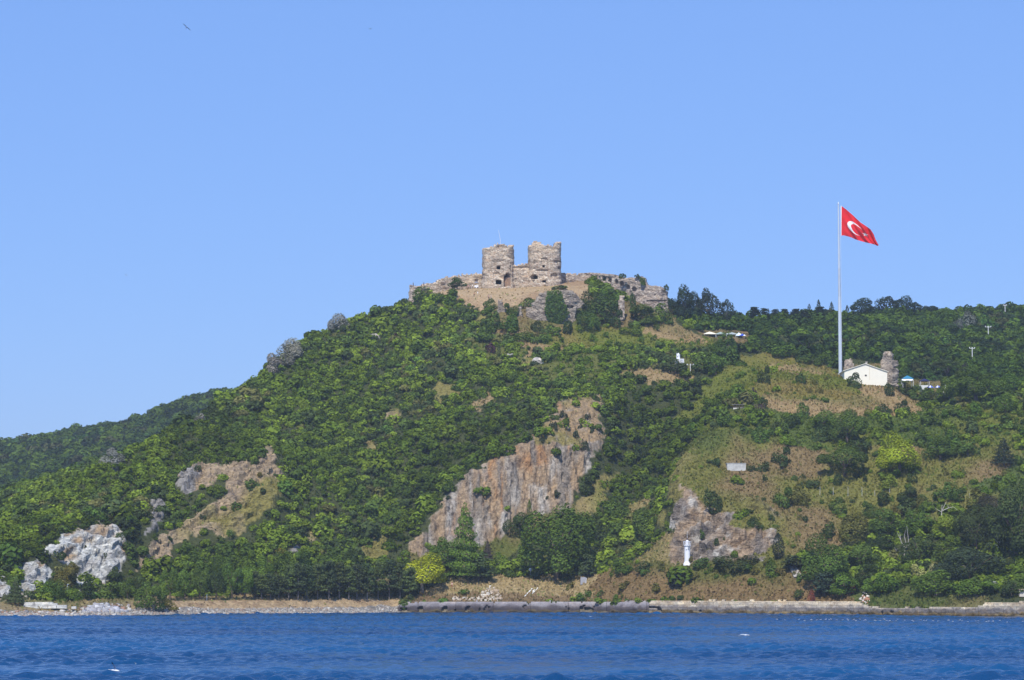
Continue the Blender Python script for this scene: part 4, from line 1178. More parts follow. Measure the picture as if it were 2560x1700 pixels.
dead_tree(2497, 1386, [([(2497, 1386), (2494, 1372), (2499, 1359)], .28), ([(2499, 1359), (2494, 1345), (2494, 1330)], .12), ([(2499, 1359), (2505, 1345), (2512, 1330), (2520, 1320)], .13), ([(2498, 1360), (2489, 1351)], .09), ([(2496, 1366), (2487, 1361)], .07)], 'crooked dead white trunk in front of the dark wood at the right')
dead_tree(2261, 1388, [([(2261, 1388), (2262, 1378), (2263, 1370)], .26), ([(2263, 1370), (2253, 1355), (2250, 1332)], .14), ([(2263, 1372), (2272, 1352), (2268, 1314)], .12), ([(2263, 1372), (2280, 1355), (2288, 1341)], .12), ([(2266, 1360), (2262, 1340), (2266, 1325)], .08), ([(2252, 1350), (2245, 1330)], .07)], 'grey bare branched tree among the green trees of the lower headland')
dead_tree(2242, 1392, [([(2242, 1392), (2240, 1380), (2236, 1370)], .13), ([(2240, 1380), (2244, 1372)], .06)], 'short bare grey trunk left of the bare branched tree')
dead_tree(2197, 892, [([(2172, 895), (2165, 885), (2160, 875)], .1), ([(2165, 885), (2172, 868)], .07), ([(2165, 883), (2152, 872)], .07), ([(2168, 890), (2178, 876)], .07)], 'bare grey branches above the cream house')

# ---------------------------------------------------------------- masonry
def rubble_mat(name, cols, scale=1.5, streak=0.0, dark=0.55, band=0.35, lowcol=None, z0=0.0, z1=1.0, courses=None):
    m, nt, b = new_mat(name)
    g = N(nt, 'ShaderNodeNewGeometry')
    vo = N(nt, 'ShaderNodeTexVoronoi', Scale=scale)
    mp = N(nt, 'ShaderNodeMapping')
    mp.inputs['Scale'].default_value = (1, 1, 1.5)
    nt.links.new(g.outputs['Position'], mp.inputs['Vector'])
    nt.links.new(mp.outputs['Vector'], vo.inputs['Vector'])
    sep = N(nt, 'ShaderNodeSeparateColor')
    nt.links.new(vo.outputs['Color'], sep.inputs[0])
    k = len(cols) - 1
    r = ramp(nt, [(i / max(k, 1), c) for i, c in enumerate(cols)], sep.outputs[0])
    n1 = N(nt, 'ShaderNodeTexNoise', Scale=0.35, Detail=5.0, Roughness=0.7)
    mp2 = N(nt, 'ShaderNodeMapping')
    mp2.inputs['Scale'].default_value = (0.6, 0.6, 1.25)
    nt.links.new(g.outputs['Position'], mp2.inputs['Vector'])
    nt.links.new(mp2.outputs['Vector'], n1.inputs['Vector'])
    r1 = ramp(nt, [(0.30, (dark, dark * .93, dark * .9)), (0.5, (1, 1, 1)), (0.72, (1.35, 1.22, 1.05))], n1.outputs['Fac'])
    c = mixc(nt, 1.0, r.outputs['Color'], r1.outputs['Color'], 'MULTIPLY')
    n2 = N(nt, 'ShaderNodeTexNoise', Scale=4.0, Detail=4.0)
    nt.links.new(g.outputs['Position'], n2.inputs['Vector'])
    r2 = ramp(nt, [(0.3, (0.7, 0.7, 0.7)), (0.7, (1.25, 1.25, 1.25))], n2.outputs['Fac'])
    c = mixc(nt, 1.0, c, r2.outputs['Color'], 'MULTIPLY')
    if courses is not None:
        spc = N(nt, 'ShaderNodeSeparateXYZ')
        nt.links.new(g.outputs['Position'], spc.inputs[0])
        cmb = N(nt, 'ShaderNodeCombineXYZ')
        nt.links.new(spc.outputs['X'], cmb.inputs[0])
        nt.links.new(spc.outputs['Z'], cmb.inputs[1])
        bk = N(nt, 'ShaderNodeTexBrick')
        bk.inputs['Scale'].default_value = 1.0
        bk.inputs['Brick Width'].default_value = courses[0]
        bk.inputs['Row Height'].default_value = courses[1]
        bk.inputs['Mortar Size'].default_value = courses[2]
        bk.inputs['Color1'].default_value = (1.12, 1.1, 1.05, 1)
        bk.offset_frequency = 3
        bk.squash = 1.5
        bk.squash_frequency = 3
        bk.inputs['Color2'].default_value = (.78, .76, .76, 1)
        bk.inputs['Mortar'].default_value = (.55, .51, .49, 1)
        nt.links.new(cmb.outputs[0], bk.inputs['Vector'])
        c = mixc(nt, 1.0, c, bk.outputs['Color'], 'MULTIPLY')
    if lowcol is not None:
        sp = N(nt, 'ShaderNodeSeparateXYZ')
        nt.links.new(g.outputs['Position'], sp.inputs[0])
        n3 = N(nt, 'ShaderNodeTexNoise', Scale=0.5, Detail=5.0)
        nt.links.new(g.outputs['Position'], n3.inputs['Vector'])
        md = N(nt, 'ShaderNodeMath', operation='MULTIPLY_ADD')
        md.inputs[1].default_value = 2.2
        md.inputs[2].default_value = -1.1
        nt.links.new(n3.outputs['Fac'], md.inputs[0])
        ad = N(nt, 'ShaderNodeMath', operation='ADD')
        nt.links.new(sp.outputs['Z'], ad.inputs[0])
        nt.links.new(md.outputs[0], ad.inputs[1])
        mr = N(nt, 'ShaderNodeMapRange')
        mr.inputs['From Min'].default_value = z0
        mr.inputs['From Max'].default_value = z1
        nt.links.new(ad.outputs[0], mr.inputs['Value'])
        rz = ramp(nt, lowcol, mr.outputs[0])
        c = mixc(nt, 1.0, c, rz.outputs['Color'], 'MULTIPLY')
    nt.links.new(c, b.inputs['Base Color'])
    b.inputs['Roughness'].default_value = 0.95
    b.inputs['Specular IOR Level'].default_value = 0.1
    ba = N(nt, 'ShaderNodeBump', Strength=0.8, Distance=0.25)
    nt.links.new(vo.outputs['Distance'], ba.inputs['Height'])
    nt.links.new(ba.outputs['Normal'], b.inputs['Normal'])
    return m

STONE = rubble_mat('castle_stone', [(.22, .18, .14), (.40, .32, .24), (.50, .42, .32), (.44, .31, .215), (.68, .60, .48), (.48, .40, .31)], scale=2.0, dark=.66)
WALLST = rubble_mat('rampart_stone', [(.15, .125, .11), (.33, .265, .22), (.42, .35, .29), (.25, .20, .165), (.55, .49, .41), (.36, .28, .23)], scale=1.6, dark=.65)
RUINST = rubble_mat('ruin_stone', [(.12, .10, .09), (.30, .25, .20), (.40, .34, .27), (.22, .18, .15), (.52, .45, .35)], scale=1.5)
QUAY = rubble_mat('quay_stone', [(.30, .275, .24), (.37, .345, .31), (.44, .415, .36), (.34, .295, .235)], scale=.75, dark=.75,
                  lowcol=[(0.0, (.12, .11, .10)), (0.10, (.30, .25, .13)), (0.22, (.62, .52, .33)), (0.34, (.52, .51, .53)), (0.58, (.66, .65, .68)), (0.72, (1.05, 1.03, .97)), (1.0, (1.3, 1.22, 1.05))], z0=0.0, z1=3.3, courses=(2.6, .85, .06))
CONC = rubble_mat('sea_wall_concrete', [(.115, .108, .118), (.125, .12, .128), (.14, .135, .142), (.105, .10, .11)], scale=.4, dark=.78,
                  lowcol=[(0.0, (.10, .09, .08)), (0.08, (.35, .28, .14)), (0.20, (.95, .82, .5)), (0.30, (.58, .52, .52)), (0.55, (.72, .68, .70)), (0.68, (1.25, 1.24, 1.27)), (1.0, (2.1, 2.1, 2.1))], z0=0.0, z1=3.1, courses=(7.3, 9.0, .10))  # wet and algae bands below; light on the sloping top painted into the colour

def ruin(name, path, closed, thick, zbot, mat, prof=None, mask=None, openings=(), cell=.45, rough_=.22, lean=None, ragged=.5, parent=None, seed=0, back_drop=0.0, topz=None, open_front=True):
    """masonry wall along a plan path, made of small blocks: ragged top, recesses (depth < thickness) and holes"""
    pts = np.array(path, float)
    if closed:
        pts = np.concatenate([pts, pts[:1]])
    seg = np.linalg.norm(np.diff(pts, axis=0), axis=1)
    L = np.concatenate([[0], np.cumsum(seg)])
    nc = max(3, int(round(L[-1] / cell)))
    t = np.linspace(0, L[-1], nc + 1)
    X, Y = np.interp(t, L, pts[:, 0]), np.interp(t, L, pts[:, 1])
    if closed:
        tx, ty = np.roll(X[:-1], -1) - np.roll(X[:-1], 1), np.roll(Y[:-1], -1) - np.roll(Y[:-1], 1)
        tx, ty = np.append(tx, tx[0]), np.append(ty, ty[0])
    else:
        tx, ty = np.gradient(X), np.gradient(Y)
    ln = np.hypot(tx, ty) + 1e-9
    nx, ny = ty / ln, -tx / ln            # outward (towards the viewer for a path running left to right)
    xc, yc = (X[:-1] + X[1:]) / 2, (Y[:-1] + Y[1:]) / 2
    nyc = (ny[:-1] + ny[1:]) / 2
    zb = np.array([zbot(a, b) for a, b in zip(xc, yc)]) if callable(zbot) else np.full(nc, float(zbot))
    zlo = zb.min()
    rr = np.random.default_rng(900 + seed)
    if topz is not None:
        zt = np.array([topz(a, b) for a, b in zip(xc, yc)])
    elif prof is not None:
        zt = np.zeros(nc)
        for i in range(nc):
            q, _ = proj(xc[i], yc[i], zb[i] + 5)
            py = np.interp(q, [a for a, _ in prof], [b for _, b in prof])
            zt[i] = world_at(q, py, yc[i])[2]
            if nyc[i] > 0.2:
                zt[i] -= back_drop
    else:
        zt = np.full(nc, zb.max() + 60)
    zt = zt + rr.normal(0, ragged * .35, nc) - np.clip(rr.random(nc) - .8, 0, 1) * ragged * 3
    if mask is not None:
        zmx = max(float(world_at(q[0], q[1], yc.mean())[2]) for q in mask) + 2
    else:
        zmx = zt.max()
    nr = int(math.ceil((zmx - zlo) / cell))
    Zr = zlo + cell * np.arange(nr + 1)
    zc = (Zr[:-1] + Zr[1:]) / 2
    XC, ZC = np.repeat(xc[None], nr, 0), np.repeat(zc[:, None], nc, 1)
    YC = np.repeat(yc[None], nr, 0)
    D = np.zeros((nr, nc))
    D[ZC > zt[None]] = np.nan
    D[ZC < zb[None] - cell] = np.nan
    PX, PY = proj(XC, YC, ZC)
    if mask is not None:
        jx = fbm(XC * 1.1, ZC * 1.1, seed=seed + 2, octv=2) * 2.2
        D[~in_poly(PX + jx, PY + jx * .6, mask)] = np.nan
    front = np.repeat((nyc < 0.1)[None], nr, 0)
    for poly, dep in openings:
        sel = in_poly(PX, PY, poly) & front & ~np.isnan(D)
        D[sel] = np.nan if dep >= thick else dep
    # surface relief at block corners
    XV, ZV = np.repeat(X[None], nr + 1, 0), np.repeat(Zr[:, None], nc + 1, 1)
    YV = np.repeat(Y[None], nr + 1, 0)
    rel = (fbm(XV * .55, ZV * 1.3, YV * .55, seed=seed, octv=3) * rough_ + np.where(vnoise(XV * .25, ZV * 1.1, YV * .25, seed=seed + 9) > .35, -rough_ * 1.1, 0))
    if closed:
        rel[:, -1] = rel[:, 0]
    if lean is not None:
        rel = rel + lean(ZV - zlo)
    NXV, NYV = np.repeat(nx[None], nr + 1, 0), np.repeat(ny[None], nr + 1, 0)
    def vert(i, j, d):
        o = rel[i, j] - d
        return (XV[i, j] + NXV[i, j] * o, YV[i, j] + NYV[i, j] * o, ZV[i, j])
    V, Fc, cache = [], [], {}
    def vid(i, j, d):
        key = (i, j, round(float(d), 3))
        if key not in cache:
            cache[key] = len(V)
            V.append(vert(i, j, d))
        return cache[key]
    nan = np.isnan(D)
    for i in range(nr):
        for j in range(nc):
            if nan[i, j]:
                continue
            d = D[i, j]
            Fc.append((vid(i, j, d), vid(i, j + 1, d), vid(i + 1, j + 1, d), vid(i + 1, j, d)))
            Fc.append((vid(i, j + 1, thick), vid(i, j, thick), vid(i + 1, j, thick), vid(i + 1, j + 1, thick)))
            for (di, dj, a, b_) in ((1, 0, (i + 1, j), (i + 1, j + 1)), (-1, 0, (i, j + 1), (i, j)), (0, 1, (i + 1, j + 1), (i, j + 1)), (0, -1, (i, j), (i + 1, j))):
                ii, jj = i + di, j + dj
                if closed:
                    jj %= nc
                outside = ii < 0 or ii >= nr or jj < 0 or jj >= nc or nan[ii, jj]
                e = thick if outside else D[ii, jj]
                if e > d + 1e-4:
                    Fc.append((vid(*a, d), vid(*b_, d), vid(*b_, e), vid(*a, e)))
    me = quads_mesh(name, np.array(V), np.array(Fc))
    return link(name, me, mat, parent)

def ring(cx, cy, rx, ry, n=60, p=3.4):
    out = []
    for k in range(n):
        a = -math.pi / 2 + 2 * math.pi * k / n
        c_, s_ = math.cos(a), math.sin(a)
        out.append((cx + rx * math.copysign(abs(c_) ** (2 / p), c_), cy + ry * math.copysign(abs(s_) ** (2 / p), s_)))
    return out
def arch(x0, x1, y0, y1, n=8):
    r = (x1 - x0) / 2
    h = min(r * 1.1, (y1 - y0) * .7)
    return [(x0, y1), (x0, y0 + h)] + [((x0 + x1) / 2 - r * math.cos(math.pi * k / n), y0 + h - h * math.sin(math.pi * k / n)) for k in range(1, n)] + [(x1, y0 + h), (x1, y1)]
def sq(x0, x1, y0, y1):
    return [(x0, y0), (x1, y0), (x1, y1), (x0, y1)]
def at(px, py, Y):
    return Vector(world_at(px, py, Y).tolist())
def plan(pts):
    """pixel column + distance -> plan points"""
    return [((px - CX) / F * Y * 1.012, Y) for px, Y in pts]

gz = lambda x, y: float(ground_z(x, y)) - 1.2
# ---- castle: two towers joined by a gate wall
kx = 1.0117
yT = 1008.0
castle = empty('castle', hit(1300, 716), 'ruined stone castle gatehouse with two broken towers crowning the hill', 'castle')
inv = castle.location.copy()
def unparent_fix(o, par):
    o.parent = par
    o.matrix_parent_inverse = Matrix.Translation(par.location).inverted()
def cxm(px, Y):
    return (px - CX) / F * Y * kx
lt = ruin('tower', ring(cxm(1245.5, yT), yT, 6.1, 6.3), True, 1.9, gz, STONE,
          prof=[(1190, 626), (1206, 624), (1212, 621), (1220, 618), (1232, 616), (1238, 611), (1250, 608), (1257, 611), (1268, 614), (1284, 616), (1300, 617)],
          openings=[(sq(1243.6, 1250.5, 665, 675), 3), (sq(1239.5, 1253, 700.5, 711), 3), (arch(1260.5, 1277.5, 683, 716), 3), (sq(1244.5, 1252.5, 610.5, 619.5), 1.2), (arch(1232, 1252, 681, 694), .25), (sq(1276.5, 1278, 664, 690), .5)],
          lean=lambda h: np.clip(6.0 - h, 0, 6) * .10, seed=1, back_drop=2.0, ragged=.55)
unparent_fix(lt, castle)
lt['label'] = 'left tower with the tall arched gate'
rt = ruin('tower', ring(cxm(1361, yT), yT, 6.35, 6.3), True, 1.9, gz, STONE,
          prof=[(1310, 619), (1320, 616), (1329, 612), (1331, 606), (1336, 604), (1347, 606), (1356, 607), (1359, 613), (1372, 612), (1384, 614), (1389, 609), (1395, 607), (1402, 606), (1410, 607)],
          openings=[(sq(1356.5, 1361.5, 663, 669.5), 3), (arch(1325, 1344.5, 686, 698), 3), (sq(1357, 1365.5, 700.5, 706.5), 3), (sq(1329, 1336, 700, 705.5), .8), (arch(1376, 1396, 682.5, 693), .6), (sq(1384, 1402, 653, 656.5), .55), (sq(1394, 1401, 667, 673), .7), (sq(1352, 1369, 645, 660), .25), (sq(1340, 1372, 676, 678), .3)],
          lean=lambda h: np.clip(6.0 - h, 0, 6) * .09, seed=2, back_drop=2.0, ragged=.6)
unparent_fix(rt, castle)
rt['label'] = 'right tower with a jagged broken top'
for tw_, c_, r_ in ((lt, 1245.5, 4.5), (rt, 1361, 4.7)):
    fl = MB()  # added unseen discs that keep the sun out so the openings look dark
    for h_ in (4.7, 9.4, 13.4):
        fl.lathe((cxm(c_, yT), yT, castle.location.z + h_), [(r_, 0), (r_, .3)], 16)
    disc_obj = fl.obj('floor', STONE)
    disc_obj.parent = tw_
gw = ruin('gate_wall', plan([(1277, 1004.6), (1329, 1004.6)]), False, 2.2, gz, STONE,
          prof=[(1270, 659), (1284, 659), (1290, 662), (1300, 660), (1318, 661), (1326, 656), (1335, 652)], openings=[(sq(1286, 1291, 695, 699), .6), (sq(1281, 1322, 668, 672), .2)], seed=3, ragged=.5)
unparent_fix(gw, castle)
m_brick = rubble_mat('gate_brick', [(.30, .19, .13), (.36, .24, .16), (.27, .18, .13)], scale=3.0, dark=.8)
ga = at(1269, 716, 1003.2)
gi = MB().box((0, 0, 1.1), (2.5, .35, 3.9)).add([(-1.25, -.17, 3.05), (1.25, -.17, 3.05), (0, -.17, 3.9), (-1.25, .17, 3.05), (1.25, .17, 3.05), (0, .17, 3.9)], [(0, 1, 2), (5, 4, 3), (0, 2, 5, 3), (2, 1, 4, 5)]).obj('gate_infill', m_brick)
gi.location = (ga.x, 1003.35, ga.z)
unparent_fix(gi, castle)
an = at(1251, 608, 1006)
ant = MB().tube([(0, 0, -1), (0, 0, 1), (-.75, 0, 5.2)], [.09, .08, .05], 6).obj('mast', plain('mast_metal', (.75, .77, .8), .4))
ant.location = an
unparent_fix(ant, castle)

# ---- ramparts
wl = ruin('rampart_wall', plan([(1040, 1001), (1080, 1005), (1140, 1010), (1207, 1012)]), False, 1.6, gz, STONE,
          prof=[(1038, 719), (1046, 716), (1063, 711), (1081, 709), (1094, 703), (1105, 697), (1117, 694), (1142, 689), (1168, 685), (1188, 684), (1210, 684)],
          openings=[(sq(1186, 1196, 699, 704), .8), (sq(1098, 1103, 702, 712), .3)], seed=4, ragged=.6)
tag(wl, 'crumbling stone rampart sloping down to the left of the castle towers', 'wall')
st = ruin('stone_bastion', ring(cxm(1033, 1000), 1000, 1.5, 1.5, 20), True, .9, lambda x, y: gz(x, y) - 2, WALLST, prof=[(1020, 714), (1030, 713), (1045, 717)], seed=5, ragged=.3)
tag(st, 'stub of a round bastion at the far left tip of the castle meadow', 'tower')
RAMP = [(1400, 1013), (1440, 1015), (1470, 1013), (1495, 1004), (1530, 998), (1575, 993), (1615, 990), (1650, 988), (1668, 990)]
ops = []
for cx_, cy_ in [(1510.5, 697), (1524.5, 701), (1540, 704.5), (1554.5, 709.5), (1569.5, 718), (1585.5, 722.5)]:
    ops.append((arch(cx_ - 5.5, cx_ + 4.5, cy_ - 7, cy_ + 6), 1.5))
for cx_ in (1483.5, 1491, 1498.5):
    ops.append((sq(cx_ - 2, cx_ + 2, 689, 707), .8))
ops += [(sq(1615, 1665, 751.5, 754), .5), (sq(1634, 1640, 736, 740), .4)]
wr_ = ruin('rampart_wall', plan(RAMP), False, 2.0, lambda x, y: gz(x, y) - 2.5, WALLST,
           prof=[(1400, 682), (1420, 683), (1444, 685), (1455, 683), (1471, 682), (1496, 685), (1527, 687), (1545, 690), (1548, 695), (1568, 695), (1586, 694), (1592, 691), (1611, 694), (1614, 711), (1630, 714), (1645, 716), (1660, 718), (1668, 728), (1676, 732)],
           openings=ops, seed=6, ragged=.45, cell=.3)
tag(wr_, 'long stone rampart with a row of small arched niches right of the castle towers', 'wall')
pier = ruin('stone_pier', plan([(1541, 968), (1563, 968)]), False, 1.6, gz, WALLST, mask=[(1549, 738), (1560, 738), (1562, 770), (1564, 800), (1547, 803), (1540, 778), (1547, 765)], seed=7)
tag(pier, 'narrow broken stone pier standing below the arched rampart', 'wall')
for nm, pts_, msk, lab, sd in [
    ('ruined_wall', [(1236, 965.5), (1273, 965.5)], [(1238, 812), (1237, 791), (1245, 766), (1242, 752), (1246, 750), (1250, 753), (1254, 750), (1257, 762), (1266, 774), (1271, 787), (1262, 792), (1255, 786), (1248, 800), (1246, 812)], 'small pointed fragment of ruined wall at the meadow edge, leftmost below the castle', 11),
    ('ruined_wall', [(1276, 964), (1306.5, 964)], [(1278, 824), (1291, 808), (1297, 802), (1298, 793), (1290, 792), (1297, 768), (1304, 764), (1306, 826)], 'thin pale wall edge between the pointed fragment and the ivy covered ruin', 12),
    ('ruined_wall', [(1312, 965), (1340, 963), (1375, 962.5), (1420, 962.5), (1460, 966)], [(1314, 812), (1314, 772), (1317, 769), (1327, 770), (1331, 760), (1337, 749), (1344, 737), (1352, 733), (1363, 729), (1392, 728), (1398, 725), (1429, 725), (1436, 731), (1447, 742), (1455, 752), (1459, 759), (1456, 768), (1448, 770), (1441, 777), (1439, 812), (1400, 819), (1360, 815)], 'large ruined wall with ivy over its middle below the castle', 13)]:
    o = ruin(nm, plan(pts_), False, 1.5, lambda x, y: gz(x, y) - 2, RUINST, mask=msk, seed=sd, openings=[(sq(1409, 1434, 764, 770), .7)] if sd == 13 else [])
    tag(o, lab, 'wall')

def ivy(px0, poly, Y, n, col, label, bulge=1.4, name='ivy', cat='ivy', leaf=.62, near=None):
    r = np.random.default_rng(int(px0))
    xs, ys = [p[0] for p in poly], [p[1] for p in poly]
    P_ = r.uniform((min(xs), min(ys)), (max(xs), max(ys)), (n * 3, 2))
    P_ = P_[in_poly(P_[:, 0], P_[:, 1], poly)][:n]
    cx_, cy_ = np.mean(xs), np.mean(ys)
    e = np.clip(1 - np.hypot((P_[:, 0] - cx_) / (max(xs) - min(xs)) * 1.8, (P_[:, 1] - cy_) / (max(ys) - min(ys)) * 1.8), 0, 1)
    w = world_at(P_[:, 0], P_[:, 1], Y - .35 - bulge * np.sqrt(e) * (0.75 + .25 * vnoise(P_[:, 0] / 6, P_[:, 1] / 6, seed=3)))
    d = np.stack([(P_[:, 0] - cx_) / (max(xs) - min(xs)), np.full(len(P_), -.8), .35 + 0 * e], 1)
    V = leaf_quads(w, d, leaf * r.uniform(.7, 1.3, len(w)), r, .5)
    c = np.array(col) * r.uniform(.7, 1.3, (len(w), 1))
    o = link(name, quads_mesh(name, V, quad_idx(len(w)), col=c), LEAF)
    return tag(o, label, cat)
ivy(1390, [(1368, 728), (1385, 724), (1402, 727), (1407, 738), (1412, 755), (1418, 770), (1424, 780), (1416, 795), (1402, 808), (1386, 813), (1370, 800), (1361, 778), (1364, 755), (1366, 738)], 962.5, 1500, (.085, .14, .03), 'thick green ivy hanging over the large ruined wall', 1.6)
ivy(1605, [(1600, 694), (1611, 695), (1614, 712), (1606, 712), (1600, 704)], 990, 160, MID, 'patch of ivy on the corner of the arched rampart', .5)
def topbush(px, py, w, h, label, Y):
    plant('bush', px, py, w, h, DARK, label, loc=at(px, py, Y), n=420)
topbush(1556, 696, 22, 13, 'green shrub growing on top of the arched rampart, left one', 992)
topbush(1594, 693, 16, 9, 'green shrub growing on top of the arched rampart, right one', 991)
topbush(1666, 725, 13, 15, 'dark shrub on the right end of the rampart top', 989)

# ---- pale rock outcrops among the scrub
def rock(px, py, w, h, label, col, near=None, seed=0, name='rock_outcrop'):
    p = hit(px, py, near=near)
    k = p.y / F
    r = np.random.default_rng(seed)
    bm_v, bm_f = [], []
    nu, nv = 18, 10
    for a in range(nv + 1):
        for b in range(nu):
            th, ph = math.pi * a / nv, 2 * math.pi * b / nu
            x, y, z = math.sin(th) * math.cos(ph), math.sin(th) * math.sin(ph), math.cos(th)
            s = 1 + .28 * float(fbm(x * 2.2, y * 2.2, z * 2.2, seed=seed, octv=3)) + .12 * float(vnoise(x * 6, y * 6, z * 6, seed=seed))
            bm_v.append((x * s * w * k * .5, y * s * w * k * .35, z * s * h * k * .6 + h * k * .25))
    for a in range(nv):
        for b in range(nu):
            bm_f.append((a * nu + b, (a + 1) * nu + b, (a + 1) * nu + (b + 1) % nu, a * nu + (b + 1) % nu))
    o = MB().add(bm_v, bm_f).obj(name, col)
    o.location = p
    return tag(o, label, 'rock')
PALE = rubble_mat('pale_rock', [(.42, .39, .35), (.52, .49, .45), (.34, .31, .28)], scale=1.2)
rock(930, 847, 36, 15, 'pale grey rock outcrop near the top of the left hill flank', PALE, seed=1)
rock(1343, 910, 26, 18, 'whitish rock outcrop in the scrub below the dry clearing', PALE, seed=2)
rock(1275, 892, 20, 8, 'small pale rock beside the slim cypress', PALE, seed=3)
rock(1590, 1330, 14, 10, 'small pale rock in the gully left of the headland cliff', PALE, seed=4)
rock(1490, 1325, 26, 14, 'pale rock at the lower end of the gully', PALE, seed=5)

# ---- flagpole and flag
fp = hit(2101, 938)
pk = fp.y / F
pole = empty('flagpole', fp, 'very tall pale steel flagpole on the headland crest', 'flagpole')
m_pole = plain('pole_paint', (.62, .68, .74), .35, .5, .2, .06, .4)
m_grey = plain('pole_grey', (.57, .62, .68), .45, .5, .3, .1, .4)
tip = at(2096, 511, fp.y)
hp = tip.z - fp.z
MB().tube([(0, 0, -1), (0, 0, hp * .36), (0, 0, hp * .46)], [.66, .56, .50], 20).obj('lower_shaft', m_pole, pole, True)
MB().tube([(0, 0, hp * .46), (0, 0, hp * .62)], [.47, .43], 20).obj('middle_shaft', m_grey, pole, True)
MB().tube([(0, 0, hp * .62), (0, 0, hp)], [.41, .27], 20).obj('upper_shaft', m_pole, pole, True)
MB().lathe((0, 0, hp), [(.30, 0), (.36, .2), (.25, .45), (.10, .7), (.02, .9)], 12).obj('finial', m_grey, pole, True)
MB().lathe((0, 0, -.6), [(1.3, 0), (1.3, .9), (.95, 1.0), (.7, 1.1)], 20).obj('base', plain('base_concrete', (.5, .48, .44)), pole)
MB().tube([(.55, -.3, hp * .04), (.62, -.3, hp * .5), (.72, -.2, hp * .985)], .035, 5).obj('halyard', plain('rope', (.8, .8, .78)), pole)
for q in (.46, .62, .83):
    MB().lathe((0, 0, hp * q - .12), [(.52 - .2 * (q - .46) / .4, 0), (.54 - .2 * (q - .46) / .4, .12), (.52 - .2 * (q - .46) / .4, .24)], 16).obj('collar', m_grey, pole)

def flag():
    nu, nv = 150, 100
    top = [(2101.8, 513.5), (2116, 524), (2132, 538), (2151, 556), (2166, 566), (2176, 573), (2184, 585), (2189, 599), (2197, 613)]
    bot = [(2102.5, 589), (2110, 588.5), (2127, 593), (2140, 599), (2152, 602.5), (2166, 606.5), (2178, 609), (2188, 612), (2194, 615)]
    kt = np.linspace(0, 1, len(top))
    u = np.linspace(0, 1, nu + 1)
    T = np.stack([np.interp(u, kt, [p[0] for p in top]), np.interp(u, kt, [p[1] for p in top])], 1)
    B = np.stack([np.interp(u, kt, [p[0] for p in bot]), np.interp(u, kt, [p[1] for p in bot])], 1)
    v = np.linspace(0, 1, nv + 1)
    P_ = T[:, None] * (1 - v[None, :, None]) + B[:, None] * v[None, :, None]
    U, Vv = np.meshgrid(u, v, indexing='ij')
    ripple = (.75 * np.sin(U * 15 - Vv * 7.5) + .45 * np.sin(U * 27 - Vv * 15 + 1) + .3 * np.sin(U * 9 + Vv * 4)) * np.clip(U * 5, 0, 1) * (.6 + .6 * U)
    W = world_at(P_[..., 0], P_[..., 1], fp.y + ripple * .8 + U * 1.5)
    idx_ = np.arange((nu + 1) * (nv + 1)).reshape(nu + 1, nv + 1)
    Q = np.stack([idx_[:-1, :-1], idx_[:-1, 1:], idx_[1:, 1:], idx_[1:, :-1]], -1).reshape(-1, 4)
    uc, vc = (U[:-1, :-1] + .5 / nu) * 1.5, Vv[:-1, :-1] + .5 / nv        # flag proportions 3 : 2
    white = uc < 1 / 30
    white |= (np.hypot(uc - .5, vc - .5) < .25) & (np.hypot(uc - .5625, vc - .5) > .21)
    sx_, sy_, R5 = .8208, .5, .125
    star = []
    for k in range(10):
        rad = R5 if k % 2 == 0 else R5 * .382
        star.append((sx_ - rad * math.cos(k * math.pi / 5), sy_ - rad * math.sin(k * math.pi / 5)))
    white |= in_poly(uc, vc, star)
    me = quads_mesh('flag', W.reshape(-1, 3), Q, mat_idx=white.ravel().astype(int), smooth=True)
    o = link('flag', me, [plain('flag_red', (.78, .02, .025), .8, .1, 0, .05, .3), plain('flag_white', (.85, .85, .85), .8, .1, 0, .02)])
    tag(o, 'red flag with white crescent and star flying from the tall flagpole', 'flag')
flag()

